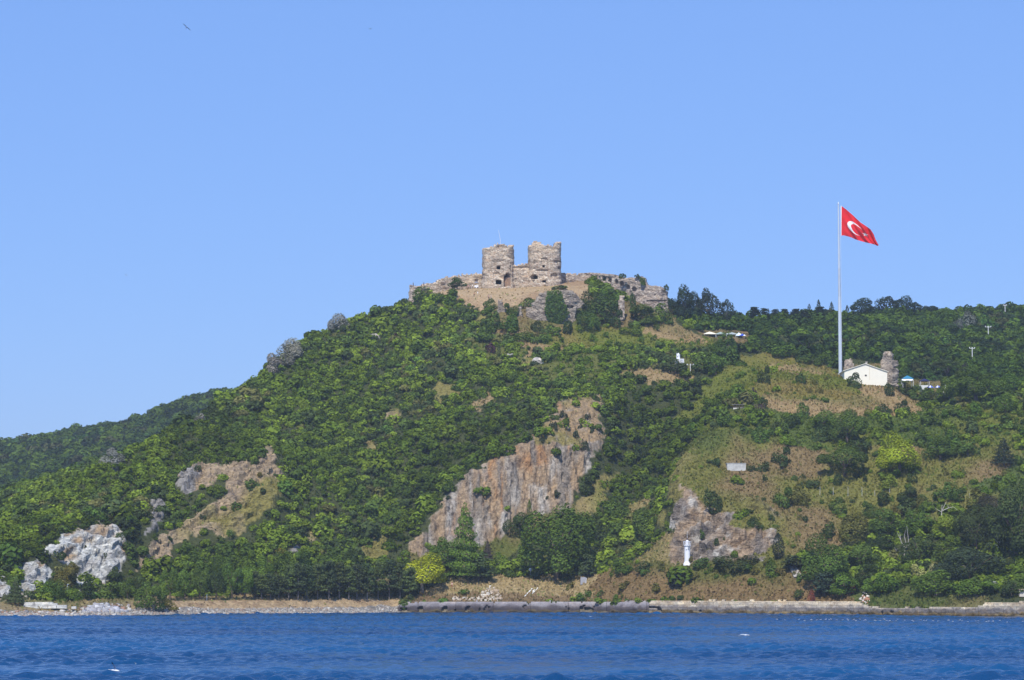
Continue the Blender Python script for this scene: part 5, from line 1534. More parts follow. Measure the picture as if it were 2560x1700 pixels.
# ---- cream gabled house and the ruin behind it
def house():
    Y = 885.0
    base = hit(2165, 952)
    m_w, m_r = plain('cream_render', (.90, .85, .70), .85, .1, 0, .04, .5), plain('roof_tile', (.46, .26, .17), .8, .2, 0, .2, 2.0)
    t = empty('gabled_house', Vector((cxm(2165, Y), Y, base.z - .3)), 'cream gabled house with a blank wall beside the flagpole', 'house')
    def loc_(px, py, dy=0):
        w = at(px, py, Y)
        return (w.x - t.location.x, dy, w.z - t.location.z)
    poly = [loc_(2111, 980), loc_(2218, 980), loc_(2218, 929.5), loc_(2172, 912.5), loc_(2163, 910), loc_(2111, 927)]
    b = MB()
    n_ = len(poly)
    back = [(x, 13.0, z) for x, _, z in poly]
    b.add([*poly, *back], [tuple(range(n_)), tuple(reversed(range(n_, 2 * n_)))] + [(i, i + n_, (i + 1) % n_ + n_, (i + 1) % n_) for i in range(n_)])
    b.obj('wall', m_w, t)
    rb = MB()
    for (a, c) in ((poly[5], poly[4]), (poly[4], poly[2])):
        dx, dz = c[0] - a[0], c[2] - a[2]
        ln = math.hypot(dx, dz)
        ox, oz = dx / ln * .45, dz / ln * .45
        if a is poly[5]:
            p0, p1 = (a[0] - ox, a[2] - oz), (c[0], c[2])
        else:
            p0, p1 = (a[0], a[2]), (c[0] + ox, c[2] + oz)
        y0, y1 = -.35, 13.3
        rb.add([(p0[0], y0, p0[1] + .03), (p1[0], y0, p1[1] + .03), (p1[0], y1, p1[1] + .03), (p0[0], y1, p0[1] + .03), (p0[0], y0, p0[1] + .2), (p1[0], y0, p1[1] + .2), (p1[0], y1, p1[1] + .2), (p0[0], y1, p0[1] + .2)],
               [(3, 2, 1, 0), (4, 5, 6, 7), (0, 1, 5, 4), (1, 2, 6, 5), (2, 3, 7, 6), (3, 0, 4, 7)])
    ro = rb.obj('roof', plain('verge_cream', (.88, .83, .68), .8), t)
    c = loc_(2169, 908, 3.0)
    MB().box((c[0], 3.0, c[2] + .1), (.55, .55, 1.1)).box((c[0], 3.0, c[2] + .7), (.75, .75, .12)).obj('chimney', plain('chimney_grey', (.42, .38, .33)), ro)
    w = loc_(2164.5, 938.5, -.03)
    fr = MB().box((w[0], -.02, w[2]), (.72, .08, .6)).obj('window', plain('window_frame', (.5, .45, .36)), t)
    MB().box((w[0], -.045, w[2]), (.56, .06, .44)).obj('pane', plain('dark_glass', (.02, .02, .025), .1, .5), fr)
    l = loc_(2173.5, 930)
    MB().tube([(l[0], -.06, l[2] + 2.2), (l[0], -.06, l[2] - 2.6)], .05, 6).obj('downpipe', plain('pipe_cream', (.70, .61, .43)), t)
house()
rt_ = ruin('ruined_tower', plan([(2194, 901), (2222, 898), (2248, 901)]), False, 2.0, lambda x, y: gz(x, y) - 2, RUINST,
           mask=[(2195, 960), (2196, 912), (2203, 902), (2206, 889), (2208, 880), (2214, 877), (2221, 879), (2226, 887), (2233, 894), (2230, 901), (2243, 901), (2246, 907), (2247, 955), (2247, 965)], openings=[(sq(2234, 2246, 918, 922), .8)], seed=21)
tag(rt_, 'jagged stump of a stone tower behind the cream house', 'tower')
rw_ = ruin('ruined_wall', plan([(2104, 899), (2138, 899)]), False, 1.2, lambda x, y: gz(x, y) - 1, RUINST, mask=[(2086, 930), (2088, 899), (2094, 896), (2106, 901), (2118, 899), (2131, 898), (2134, 914), (2134, 935), (2086, 935)], seed=22)
tag(rw_, 'low stretch of ruined wall behind the foot of the flagpole', 'wall')

# ---- lighthouse
m_white = plain('white_paint', (.84, .84, .84), .6, .3, 0, .03, 2)
m_metal = plain('dark_metal', (.08, .05, .05), .5, .4)
def lighthouse():
    p = hit(1718.5, 1411)
    k = p.y / F
    t = empty('lighthouse', p, 'small white lighthouse tower at the foot of the headland cliff', 'lighthouse')
    MB().lathe((0, 0, -.5), [(1.25, 0), (1.2, .5), (.95, .85), (.86, 1.2)], 24).obj('plinth', m_white, t, True)
    MB().lathe((0, 0, .7), [(.86, 0), (.82, 3.3), (.80, 4.35)], 24).obj('tower', m_white, t, True)
    MB().lathe((0, 0, 5.05), [(.78, 0), (1.0, .12), (1.02, .28), (1.0, .34)], 24).obj('gallery', m_white, t)
    for q in range(10):
        a = q * math.pi / 5 + .2
        MB().tube([(math.cos(a) * .98, math.sin(a) * .98, 5.35), (math.cos(a) * 1.14, math.sin(a) * 1.14, 6.45)], .055, 6).obj('baluster', m_white, t)
    rg = MB()
    for z, r_ in ((6.45, 1.14),):
        rg.tube([(math.cos(a) * r_, math.sin(a) * r_, z) for a in np.linspace(0, 2 * math.pi, 25)], .07, 6)
    rg.obj('handrail', m_white, t)
    MB().lathe((0, 0, 5.38), [(.42, 0), (.42, 1.2), (.2, 1.5)], 14).obj('lamp_housing', m_white, t)
    MB().lathe((0, 0, 6.85), [(.2, 0), (.26, .15), (.24, .45), (.05, .6)], 12).obj('lantern', m_metal, t)
    MB().tube([(0, 0, 7.4), (0, 0, 9.4)], [.05, .03], 6).obj('aerial', m_white, t)
    m_pan = plain('grey_panel', (.28, .30, .32), .4, .4)
    MB().box((.32, -.74, 4.55), (.42, .22, 1.0)).obj('window', m_pan, t)
    MB().box((-.28, -.77, 4.05), (.42, .16, .22)).obj('vent', m_pan, t)
lighthouse()

# ---- small white tower on legs and floodlight pole
def beacon():
    p = hit(1699, 923)
    k = p.y / F
    t = empty('white_beacon', p, 'small white beacon with a round drum top standing on legs in the scrub', 'beacon')
    MB().box((-.1, 0, 2.5), (2.7, 2.2, 1.7), rz=.35).obj('body', m_white, t)
    for a, b in ((-1, -1), (1, -1), (1, 1), (-1, 1)):
        MB().box((-.1 + a * .95, b * .8, .75), (.38, .38, 1.9), top=.9).obj('leg', m_white, t)
    for z in (2.1, 2.6, 3.1):
        MB().box((.55, -1.22, z), (1.0, .08, .14), rz=.35).obj('louvre', plain('slat_grey', (.45, .47, .48)), t)
    dr = MB().lathe((-.45, 0, 3.3), [(.66, 0), (.66, 1.5), (.64, 1.55)], 18).obj('drum', m_white, t)
    MB().lathe((-.45, 0, 4.85), [(.72, 0), (.35, .32), (.06, .5), (.03, .8)], 18).obj('roof', m_white, dr)
    MB().box((-.7, -.63, 4.1), (.24, .12, .34)).obj('window', m_metal, dr)
    MB().tube([(-1.0, 0, 4.85), (-1.1, 0, 5.5)], .05, 6).obj('aerial', m_white, t)
    MB().tube([(-1.4, -.6, 1.9), (-1.9, -1.0, .9)], .12, 6).obj('brace', m_white, t)
    p = hit(1726, 930)
    t = empty('floodlight_pole', p, 'floodlight pole with a crossarm and two lamps beside the small white beacon', 'lamp pole')
    MB().tube([(0, 0, -.5), (0, 0, 2.9)], [.13, .11], 8).obj('post', m_white, t)
    MB().tube([(-1.25, 0, 2.4), (1.25, 0, 2.4)], .05, 6).obj('crossarm', m_grey, t)
    for s_ in (-1, 1):
        MB().box((s_ * 1.2, -.1, 2.55), (.5, .35, .38), rz=.2 * s_).obj('floodlight', m_white, t)
beacon()
for (px, py, h, w), lab in (((2471, 852, 19, 15), 'utility pole with a crossarm on the back ridge at the upper right'), ((2431, 912, 24, 14), 'utility pole with a crossarm in the woods above the pale umbrella pine'), ((2513, 792, 14, 9), 'utility pole near the skyline at the right edge')):
    p = hit(px, py, near=1050)
    k = p.y / F
    t = empty('utility_pole', p, lab, 'pole')
    MB().tube([(0, 0, -1), (0, 0, h * k + 3.0)], [.16, .12], 8).obj('post', m_white, t)
    z = h * k + 2.6
    MB().box((0, 0, z), (w * k, .14, .14)).obj('crossarm', m_white, t)
    for s_ in (-.46, 0, .46):
        MB().lathe((s_ * w * k, 0, z + .07), [(.12, 0), (.16, .15), (.06, .38)], 8).obj('insulator', m_white, t)

# ---- cafe terraces
def canopy(px0, px1, pyt, pye, pyb, Y, col, label, name='canopy', group=None, depth=None, tilt=0.0):
    a, b = at(px0, pye, Y), at(px1, pye, Y)
    tp = at((px0 + px1) / 2, pyt, Y)
    gb = at((px0 + px1) / 2, pyb, Y)
    w = (b.x - a.x)
    d = depth or w
    t = empty(name, Vector(((a.x + b.x) / 2, Y, gb.z)), label, 'canopy', group)
    ze, zt = a.z - gb.z, tp.z - gb.z
    x, y = w / 2, d / 2
    m_ = plain('canvas', col, .8, .1, 0, .06, 1.0)
    rb = MB()
    rb.add([(-x, -y, ze), (x, -y, ze), (x, y, ze), (-x, y, ze), (0, 0, zt), (-x, -y, ze - .22), (x, -y, ze - .22), (x, y, ze - .22), (-x, y, ze - .22), (-x, -y, ze - .06), (x, -y, ze - .06), (x, y, ze - .06), (-x, y, ze - .06), (0, 0, zt - .06)],
           [(0, 1, 4), (1, 2, 4), (2, 3, 4), (3, 0, 4), (5, 6, 1, 0), (6, 7, 2, 1), (7, 8, 3, 2), (8, 5, 0, 3), (10, 9, 13), (11, 10, 13), (12, 11, 13), (9, 12, 13)])
    rb.obj('roof', m_, t)
    for sx_, sy_ in ((-1, -1), (1, -1), (1, 1), (-1, 1)):
        MB().tube([(sx_ * x * .92, sy_ * y * .92, -.5), (sx_ * x * .92, sy_ * y * .92, ze)], .07, 6).obj('post', m_white, t)
    return t
YC_ = 985.0
canopy(1758, 1790, 829, 835.5, 850, YC_ - 2, (.82, .76, .60), 'cream canvas canopy at the left end of the cafe terrace')
canopy(1787, 1816, 829.5, 836, 850, YC_, (.30, .36, .33), 'grey green canopy next to the cream one on the cafe terrace')
canopy(1808, 1838, 832, 837, 850, YC_ + 4, (.62, .68, .64), 'pale canopy behind the two grey canopies of the cafe terrace')
canopy(1817, 1843, 830.5, 836, 850, YC_, (.33, .38, .37), 'grey canopy in the middle of the cafe terrace')
canopy(1838, 1856, 831, 839, 850, YC_ - 1, (.70, .80, .80), 'bluish white canopy near the right end of the cafe terrace')
def parasol(px, pyt, pye, pyb, wpx, Y, col, col2, label, group=None):
    g = at(px, pyb, Y)
    k = Y / F
    ze, zt = (pyb - pye) * k, (pyb - pyt) * k
    r_ = wpx * k / 2
    t = empty('parasol', g, label, 'parasol', group)
    rb = MB()
    n_ = 8
    v = [(0, 0, zt)] + [(r_ * math.cos(2 * math.pi * q / n_), r_ * math.sin(2 * math.pi * q / n_), ze) for q in range(n_)] + [(0, 0, zt - .06)] + [(r_ * math.cos(2 * math.pi * q / n_), r_ * math.sin(2 * math.pi * q / n_), ze - .05) for q in range(n_)]
    for q in range(n_):
        rb.add([v[0], v[1 + q], v[1 + (q + 1) % n_]], [(0, 1, 2)], q % 2)
        rb.add([v[n_ + 1], v[n_ + 2 + q], v[n_ + 2 + (q + 1) % n_]], [(2, 1, 0)], q % 2)
    rb.obj('canopy', [plain('parasol_cloth', col, .8), plain('parasol_cloth_two', col2, .8)], t)
    MB().tube([(0, 0, -.5), (0, 0, zt + .15)], .04, 6).obj('pole', m_white, t)
    MB().lathe((0, 0, -.1), [(.35, 0), (.35, .12), (.06, .2)], 10).obj('base', m_grey, t)
BLUE, WHT = (.03, .08, .55), (.78, .80, .82)
parasol(1856, 834, 839.5, 850, 18, YC_ - 3, BLUE, BLUE, 'plain blue parasol at the right end of the cafe terrace')
parasol(1861, 836, 839.5, 850, 8, YC_ - 4, WHT, WHT, 'small white parasol right of the blue parasol on the cafe terrace')
pl = at(1808, 851, YC_)
tr_ = MB().box((pl.x, YC_ + 1, pl.z - .9), (17.5, 9, 1.9)).obj('cafe_terrace', plain('terrace_timber', (.22, .17, .13), .8))
tag(tr_, 'dark timber deck under the canopies of the hillside cafe', 'terrace')
cw = MB().box((pl.x + 1, YC_ + 6.5, pl.z + 1.1), (15, 3, 2.2)).box((pl.x + 1, YC_ + 4.95, pl.z + 1.35), (9, .12, .5), m=1)  # near-black body stands in for shade under the canopies; white strip is the counter
tag(cw.obj('cafe_shade_box', [plain('shade_dark', (.05, .035, .04), .8), m_white]), 'dark box for the shade under the cafe canopies, with a white counter strip', 'counter')
def chair_mesh():
    b = MB().box((0, 0, .43), (.46, .46, .06)).box((0, .22, .72), (.46, .06, .56))
    for a in (-1, 1):
        for c in (-1, 1):
            b.tube([(a * .2, c * .2, 0), (a * .19, c * .19, .43)], .03, 5)
        b.box((a * .23, 0, .64), (.05, .44, .05)).tube([(a * .23, -.2, .43), (a * .23, -.2, .64)], .025, 5)
    return b.mesh('plastic_chair')
def table_mesh():
    b = MB().box((0, 0, .72), (.95, .95, .05))
    for a in (-1, 1):
        for c in (-1, 1):
            b.tube([(a * .4, c * .4, 0), (a * .38, c * .38, .7)], .035, 5)
    return b.mesh('cafe_table')
cm, tbm = chair_mesh(), table_mesh()
rr = random.Random(3)
for i, px in enumerate((1783, 1786, 1797, 1813, 1816, 1823, 1826, 1836, 1839, 1849, 1852)):
    o = link('plastic_chair', cm, m_white)
    w = at(px, 851, YC_)
    o.location = (w.x, YC_ - 2.6 + rr.uniform(0, 1.4), pl.z + .05)
    o.rotation_euler = (0, 0, rr.uniform(0, 6.28))
    tag(o, 'white plastic chair on the cafe terrace under the canopies', 'chair', 'white chairs of the cafe terrace')
for i, px in enumerate((1791, 1806, 1819, 1831, 1844)):
    o = link('cafe_table', tbm, m_white)
    w = at(px, 851, YC_)
    o.location = (w.x, YC_ - 1.4, pl.z + .05)
    tag(o, 'white cafe table under the canopies of the terrace', 'table', 'white tables of the cafe terrace')
YD = 905.0
canopy(2254, 2282, 938.5, 947, 966, YD, (.04, .20, .33), 'blue canopy with a white edge on posts right of the ruined tower stump')
wb = at(2268, 951, YD - 2)
awn = MB().add([(-1.9, 0, .45), (1.9, 0, .45), (1.9, -.55, 0), (.9, -.6, -.18), (0, -.6, .02), (-.9, -.6, -.18), (-1.9, -.55, 0), (-1.9, .06, .41), (1.9, .06, .41), (1.9, -.5, -.04), (-1.9, -.5, -.04)], [(6, 5, 4, 3, 2, 1, 0), (7, 8, 9, 10), (0, 1, 8, 7), (1, 2, 9, 8), (0, 7, 10, 6)]).obj('awning', m_white)
awn.location = wb
tag(awn, 'white scalloped awning edge hanging under the blue canopy', 'awning')
canopy(2299, 2322, 946, 952, 966, YD + 3, (.025, .03, .09), 'dark navy canopy above the white block wall')
wbk = at(2309, 978, YD - 2)
tag(MB().box((0, 0, 1.0), (3.1, .5, 2.1)).obj('block_wall', plain('white_block', (.66, .66, .62), .85, .1, 0, .15, 3)), 'white block wall below the dark navy canopy', 'wall').location = wbk
parasol(2327, 963, 969, 984, 17, YD - 3, BLUE, WHT, 'blue and white striped parasol next to the white block wall')
parasol(2345, 963.5, 969, 984, 18, YD - 3, BLUE, WHT, 'blue and white striped parasol next to the white post')
wp = at(2363.6, 979, YD - 4)
o = MB().tube([(0, 0, -1), (0, 0, 2.4)], .17, 8).obj('white_post', m_white)
o.location = wp
tag(o, 'thick white post right of the blue and white parasols', 'post')
cb = at(2360, 982, YD - 5)
o = MB().box((0, 0, .1), (1.7, 1.2, .9), top=.95).obj('concrete_block', plain('cream_block', (.62, .56, .44)))
o.location = cb
tag(o, 'cream concrete block at the foot of the white post', 'block')

# ---- railing on its low wall, concrete block, fence posts
def railing():
    Y = hit(1870, 1021, near=860).y
    lw = MB()
    a, b = at(1833, 1026, Y), at(1880, 1026, Y)
    lw.box(((a.x + b.x) / 2, Y, a.z + .1), (b.x - a.x, .5, 1.5))
    tag(lw.obj('low_wall', plain('lime_wall', (.66, .64, .56), .9, .1, 0, .2, 3)), 'low white wall under the left half of the wooden railing', 'wall')
    g = at(1870, 1020, Y)
    t = empty('wooden_railing', g, 'dark wooden railing above the low white wall on the headland', 'railing')
    m_ = plain('dark_wood', (.07, .035, .04), .8)
    k = Y / F
    for px in (1838, 1844, 1851.6, 1858, 1863.5, 1870, 1877, 1884, 1890, 1897, 1903, 1906, 1912):
        x = (px - 1870) * k
        MB().box((x, 0, .45), (.2, .2, 1.5)).obj('post', m_, t)
    for z in (.35, .95):
        MB().box((0, -.12, z), (82 * k, .06, .14)).obj('rail', m_, t)
    MB().box(((1847 - 1870) * k, -.2, 1.1), (36 * k, .5, .1)).obj('bench_board', plain('grey_board', (.30, .27, .25)), t)
railing()
cb = hit(1841, 1178)
k = cb.y / F
o = MB().box((0, .8, 8 * k), (47 * k, 2.4, 18 * k)).box((0, .8, 17 * k + .1), (49 * k, 2.6, .16)).obj('concrete_block', plain('weathered_concrete', (.52, .51, .47), .9, .1, 0, .25, 1.2))
o.location = cb
o.rotation_euler = (0, 0, .06)
tag(o, 'white weathered concrete bunker block on the dry headland slope', 'bunker')
for px, y0, y1 in ((2050, 1217, 1240), (2083, 1218, 1240), (2120, 1218, 1241), (2155, 1219, 1243), (2187, 1228, 1241), (2224, 1218, 1233), (2356, 1230, 1243), (2424, 1235, 1246)):
    p = hit(px, y1)
    h = (y1 - y0) * p.y / F
    o = MB().tube([(0, 0, -.4), (.03, 0, h)], [.07, .06], 7).lathe((.03, 0, h), [(.06, 0), (.02, .06)], 7).obj('fence_post', plain('post_white', (.50, .48, .44)) if 'post_white' not in bpy.data.materials else bpy.data.materials['post_white'])
    o.location = p
    tag(o, 'thin white fence post in the line across the headland slope', 'post', 'white fence posts on the headland slope')

# ---- sea walls
def wall_path(px0, px1, off):
    out = []
    for px in np.linspace(px0, px1, 40):
        Y = float(y_water(px)) + off
        out.append(((px - CX) / F * Y * 1.0005, Y))
    return out
holes = [([(1001, 1519), (1005, 1517), (1018, 1518), (1019, 1533), (1006, 1533)], 1.3), ([(1044, 1520), (1050, 1516), (1058, 1517), (1057, 1532), (1051, 1533), (1047, 1527)], 1.3),
         ([(1103, 1523), (1107, 1517), (1118, 1517), (1116, 1532), (1104, 1531)], 1.3), ([(1137, 1524), (1141, 1521), (1142, 1529), (1138, 1530)], .9),
         ([(1163, 1519), (1170, 1514), (1179, 1514), (1174, 1520), (1170, 1529), (1163, 1528)], .8), ([(1197, 1521), (1202, 1520), (1202, 1528), (1198, 1529)], .9),
         ([(1210, 1520), (1217, 1513), (1226, 1517), (1218, 1527), (1208, 1528)], .7), ([(1306, 1516), (1313, 1512), (1318, 1516), (1311, 1521), (1307, 1520)], .7), ([(1413, 1516), (1417, 1516), (1416, 1519), (1413, 1519)], .6),
         ([(1450, 1515), (1463, 1512), (1459, 1519), (1474, 1519), (1484, 1524), (1478, 1527), (1462, 1531), (1450, 1531)], 1.0), ([(1480, 1517), (1488, 1515), (1484, 1519)], .6), ([(1421, 1519), (1424, 1519), (1424, 1526), (1420, 1527)], .5)]
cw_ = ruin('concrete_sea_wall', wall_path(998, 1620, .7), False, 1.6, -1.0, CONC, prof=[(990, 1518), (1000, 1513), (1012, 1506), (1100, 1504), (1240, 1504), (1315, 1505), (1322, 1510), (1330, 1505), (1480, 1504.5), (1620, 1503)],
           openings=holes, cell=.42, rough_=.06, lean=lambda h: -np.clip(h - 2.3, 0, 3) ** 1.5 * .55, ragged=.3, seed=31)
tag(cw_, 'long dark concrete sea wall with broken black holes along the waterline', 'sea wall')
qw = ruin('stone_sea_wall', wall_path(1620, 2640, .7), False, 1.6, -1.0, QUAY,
          prof=[(1600, 1503), (1790, 1502), (1960, 1502), (1990, 1504), (2140, 1504), (2150, 1512), (2200, 1521), (2320, 1520), (2440, 1520), (2452, 1511), (2470, 1506), (2560, 1506), (2660, 1507)],
          openings=[(sq(1619, 1650, 1515, 1520), .9), (sq(1640, 1653, 1520, 1532), .9), (sq(1748, 1753, 1524, 1533), .5), (sq(2203, 2208, 1528.5, 1536), 1.0), (sq(2224, 2234, 1528, 1531), .5), (sq(2084, 2102, 1526, 1527.5), .3)],
          cell=.42, rough_=.10, lean=lambda h: -np.clip(h - 2.6, 0, 3) * .25, ragged=.35, seed=32)
tag(qw, 'long pale stone quay wall along the waterline on the right', 'sea wall')
lb = MB()
lp = wall_path(1000, 2640, .3)
for (x0, y0), (x1, y1) in zip(lp[:-1], lp[1:]):
    lb.box(((x0 + x1) / 2, (y0 + y1) / 2 - .2, -.2), (math.hypot(x1 - x0, y1 - y0) + .02, 1.0, .75), rz=math.atan2(y1 - y0, x1 - x0))
tag(lb.obj('wall_footing', rubble_mat('wet_footing', [(.07, .06, .04), (.16, .12, .06), (.09, .075, .06)], scale=1.0)), 'dark wet rock ledge at the foot of the sea walls', 'ledge', kind='structure')

# ---- loose stones
def stones(name, label, n, pick, size, cols, seed, kind='stuff', flat=.75):
    r = np.random.default_rng(seed)
    x, y = pick(r, n)
    z = ground_z(x, y)
    s = r.uniform(*size, n) * (1 + (r.random(n) < .06) * 1.2)
    cube = np.array([(-1, -1, -1), (1, -1, -1), (1, 1, -1), (-1, 1, -1), (-1, -1, 1), (1, -1, 1), (1, 1, 1), (-1, 1, 1)], float) * .5
    V = cube[None] * s[:, None, None] * r.uniform(.6, 1.25, (n, 1, 3)) + r.normal(0, .16, (n, 8, 3)) * s[:, None, None]
    V[:, 4:, :2] *= .7
    a = r.uniform(0, 6.28, n)
    ca, sa = np.cos(a)[:, None], np.sin(a)[:, None]
    X = V[..., 0] * ca - V[..., 1] * sa + x[:, None]
    Y = V[..., 0] * sa + V[..., 1] * ca + y[:, None]
    Z = V[..., 2] * flat + z[:, None] + s[:, None] * .12
    fc = np.array([(3, 2, 1, 0), (4, 5, 6, 7), (0, 1, 5, 4), (1, 2, 6, 5), (2, 3, 7, 6), (3, 0, 4, 7)])
    Q = (fc[None] + (np.arange(n) * 8)[:, None, None]).reshape(-1, 4)
    c = np.array(cols)[r.integers(0, len(cols), n)] * r.uniform(.8, 1.2, (n, 1))
    o = link(name, quads_mesh(name, np.stack([X, Y, Z], -1).reshape(-1, 3), Q, col=np.repeat(c, 6, 0)), STONEMAT)
    return tag(o, label, 'stones', kind=kind)
def stone_mat():
    m, nt, b = new_mat('loose_stone')
    at_ = N(nt, 'ShaderNodeAttribute', attribute_name='tint')
    tc = N(nt, 'ShaderNodeTexCoord')
    ns = N(nt, 'ShaderNodeTexNoise', Scale=5.0, Detail=3.0)
    nt.links.new(tc.outputs['Object'], ns.inputs['Vector'])
    r_ = ramp(nt, [(0.3, (.8, .8, .8)), (0.7, (1.2, 1.2, 1.2))], ns.outputs['Fac'])
    nt.links.new(mixc(nt, 1.0, at_.outputs['Color'], r_.outputs['Color'], 'MULTIPLY'), b.inputs['Base Color'])
    return m
STONEMAT = stone_mat()
def pick_beach(r, n):
    px = r.uniform(-60, 1002, n)
    d = r.beta(1.3, 1.6, n) * 8.5
    Y = y_water(px) + d
    return (px - CX) / F * Y, Y
stones('beach_stones', 'grey and white stones of the pebble beach', 9000, pick_beach, (.16, .48), [(.34, .32, .29), (.28, .26, .235), (.21, .20, .185), (.44, .42, .385), (.28, .21, .165)], 91)
def pick_left(r, n):
    px = r.uniform(-60, 330, n)
    d = r.uniform(1.5, 12, n)
    Y = y_water(px) + d
    return (px - CX) / F * Y, Y
stones('boulder_bank', 'pale and rusty boulders piled on the left end of the beach', 900, pick_left, (.25, .65), [(.34, .31, .27), (.42, .40, .36), (.28, .17, .12), (.22, .21, .21)], 92)
def pick_px(poly, ymax=830):
    def f(r, n):
        xs, ys = [p[0] for p in poly], [p[1] for p in poly]
        out = []
        while len(out) < n:
            q = r.uniform((min(xs), min(ys)), (max(xs), max(ys)), (60, 2))
            q = q[in_poly(q[:, 0], q[:, 1], poly)]
            out += [hit(a, b) for a, b in q]
        out = out[:n]
        return np.array([p.x for p in out]), np.array([p.y for p in out])
    return f
stones('rubble_spill', 'spill of white rubble on the mound above the concrete sea wall', 420, pick_px([(1120, 1503), (1140, 1492), (1180, 1498), (1205, 1488), (1215, 1470), (1232, 1470), (1250, 1485), (1258, 1504)]), (.25, .65), [(.50, .46, .39), (.44, .37, .29), (.40, .31, .22)], 93)
stones('rubble_heap', 'grey rubble heap on the beach bank left of the overhanging tree', 300, pick_px([(205, 1532), (225, 1518), (250, 1510), (290, 1522), (320, 1532)]), (.4, 1.0), [(.36, .36, .38), (.44, .44, .45), (.30, .29, .30)], 94)
stones('scattered_rubble', 'brick and stone rubble at the left end of the grass bank', 70, pick_px([(2150, 1500), (2158, 1480), (2170, 1485), (2176, 1505), (2160, 1512)]), (.25, .6), [(.60, .56, .50), (.36, .18, .11)], 95)
rk = random.Random(8)
for (px, py, w, h) in [(73, 1513.5, 26, 8), (97, 1513.5, 22, 8.5), (120, 1513.5, 26, 8.5), (138, 1514, 12, 6), (66, 1521, 14, 8), (84, 1521, 24, 8), (108, 1521, 24, 8), (131, 1521, 22, 7.5), (155, 1521, 26, 8.5), (185, 1522, 12, 6)]:
    p = hit(px, 1521)
    k = p.y / F
    o = MB().box((0, 0, 0), (w * k * .96, 1.0, h * k), rz=rk.uniform(-.05, .05), top=.97).obj('stone_block', STONEBLK if 'STONEBLK' in globals() else globals().setdefault('STONEBLK', rubble_mat('cut_stone', [(.55, .55, .52), (.62, .62, .58), (.5, .5, .48)], scale=.6, dark=.8)))
    o.location = at(px, py - h / 2, hit(100, 1521).y)
    tag(o, 'squared white stone block in the low stack on the left beach', 'stone block', 'stacked white stone blocks on the left beach')
def letters():
    paths = [[(1312, 1492.5), (1321, 1483), (1330, 1473)], [(1332, 1480), (1337, 1475.5)], [(1331, 1485.5), (1336.5, 1480), (1333, 1479.5)], [(1338, 1479), (1341, 1477), (1343.8, 1472)]]
    b = MB()
    for pth in paths:
        P3 = [hit(x, y) for x, y in pth]
        pts = []
        for a, c in zip(P3[:-1], P3[1:]):
            for q in range(5):
                pts.append(a.lerp(c, q / 5) + Vector((0, -.25, .15)))
        pts.append(P3[-1] + Vector((0, -.25, .15)))
        b.tube(pts, [.16 + .08 * math.sin(i * 2.1) for i in range(len(pts))], 6)
    tag(b.obj('painted_marks', plain('whitewash', (.80, .78, .70), .9)), 'white slanting marks laid out like digits on the dry mound', 'marks')
letters()

# ---- lamps, signs, cabins along the shore
p = hit(1326, 1444)
t = empty('globe_lamp', p, 'park lamp with a white globe on the mound under the huge round tree', 'lamp')
MB().tube([(0, 0, -.3), (0, 0, 1.9)], .09, 8).obj('post', m_grey, t)
MB().lathe((0, 0, 1.85), [(.15, 0), (.42, .25), (.48, .5), (.40, .75), (.15, .93)], 16).obj('globe', m_white, t, True)
p = hit(1454, 1447)
t = empty('street_lamp', p, 'tall thin street lamp at the right end of the mounds', 'lamp')
MB().tube([(0, 0, -.4), (0, 0, 3.4), (.12, 0, 3.75), (.4, 0, 3.85)], .07, 8).obj('post', m_white, t)
MB().box((.45, 0, 3.85), (.65, .3, .2)).obj('lamp_head', m_white, t)
p = hit(1458, 1462)
t = empty('concrete_slab', p, 'leaning grey concrete slab with a white stake below the street lamp', 'slab')
MB().box((0, 0, 1.0), (1.7, .35, 2.2), rz=.15, top=.92).obj('slab', plain('grey_slab', (.36, .36, .38)), t)
MB().tube([(.75, -.35, -.2), (.95, -.45, 1.9)], .08, 6).obj('stake', m_white, t)
p = hit(1130, 1470)
t = empty('life_ring_post', p, 'reddish white marker post on the left mound', 'post')
MB().tube([(0, 0, -.3), (0, 0, 1.7)], .1, 8).obj('post', plain('red_paint', (.55, .18, .15)), t)
MB().box((0, -.12, 1.25), (.34, .06, .5)).obj('sign_plate', plain('pink_plate', (.75, .5, .45)), t)
p = hit(517, 1501)
t = empty('shore_marker', p, 'slim white post on the beach road in front of the trees', 'post')
MB().tube([(0, 0, -.3), (0, 0, 1.45)], .09, 8).obj('post', m_white, t)
MB().lathe((0, 0, 1.45), [(.12, 0), (.12, .1), (.03, .2)], 8).obj('cap', m_white, t)
p = hit(168, 1492)
t = empty('lamp_post', p, 'grey lamp post among the bushes right of the stone block stack', 'lamp')
MB().tube([(0, 0, -.5), (0, 0, 3.4)], [.09, .06], 8).obj('post', m_grey, t)
MB().box((.15, 0, 3.4), (.5, .22, .14)).obj('lamp_head', m_grey, t)
def cabin(px0, px1, pyt, pyb, Y, label, col, roofcol):
    a, b = at(px0, pyb, Y), at(px1, pyt, Y)
    t = empty('cabin', Vector(((a.x + b.x) / 2, Y, a.z)), label, 'cabin')
    w, h = b.x - a.x, b.z - a.z
    MB().box((0, 1.2, h / 2 - .3), (w, 2.4, h + .6)).obj('wall', plain('cabin_white', col), t)
    MB().box((0, 1.2, h + .06), (w + .3, 2.8, .14)).obj('roof', plain('cabin_roof', roofcol), t)
    MB().box((-w * .2, -.02, h * .55), (w * .22, .06, h * .3)).obj('window', plain('cabin_glass', (.10, .11, .12), .2), t)
cabin(2466, 2504, 1455, 1474, 705, 'white cabin half hidden by the low leafy trees at the right', (.82, .82, .80), (.6, .6, .6))
cabin(2549, 2585, 1474, 1486, 690, 'small pale hut with a tan roof at the right edge', (.62, .56, .48), (.5, .38, .26))
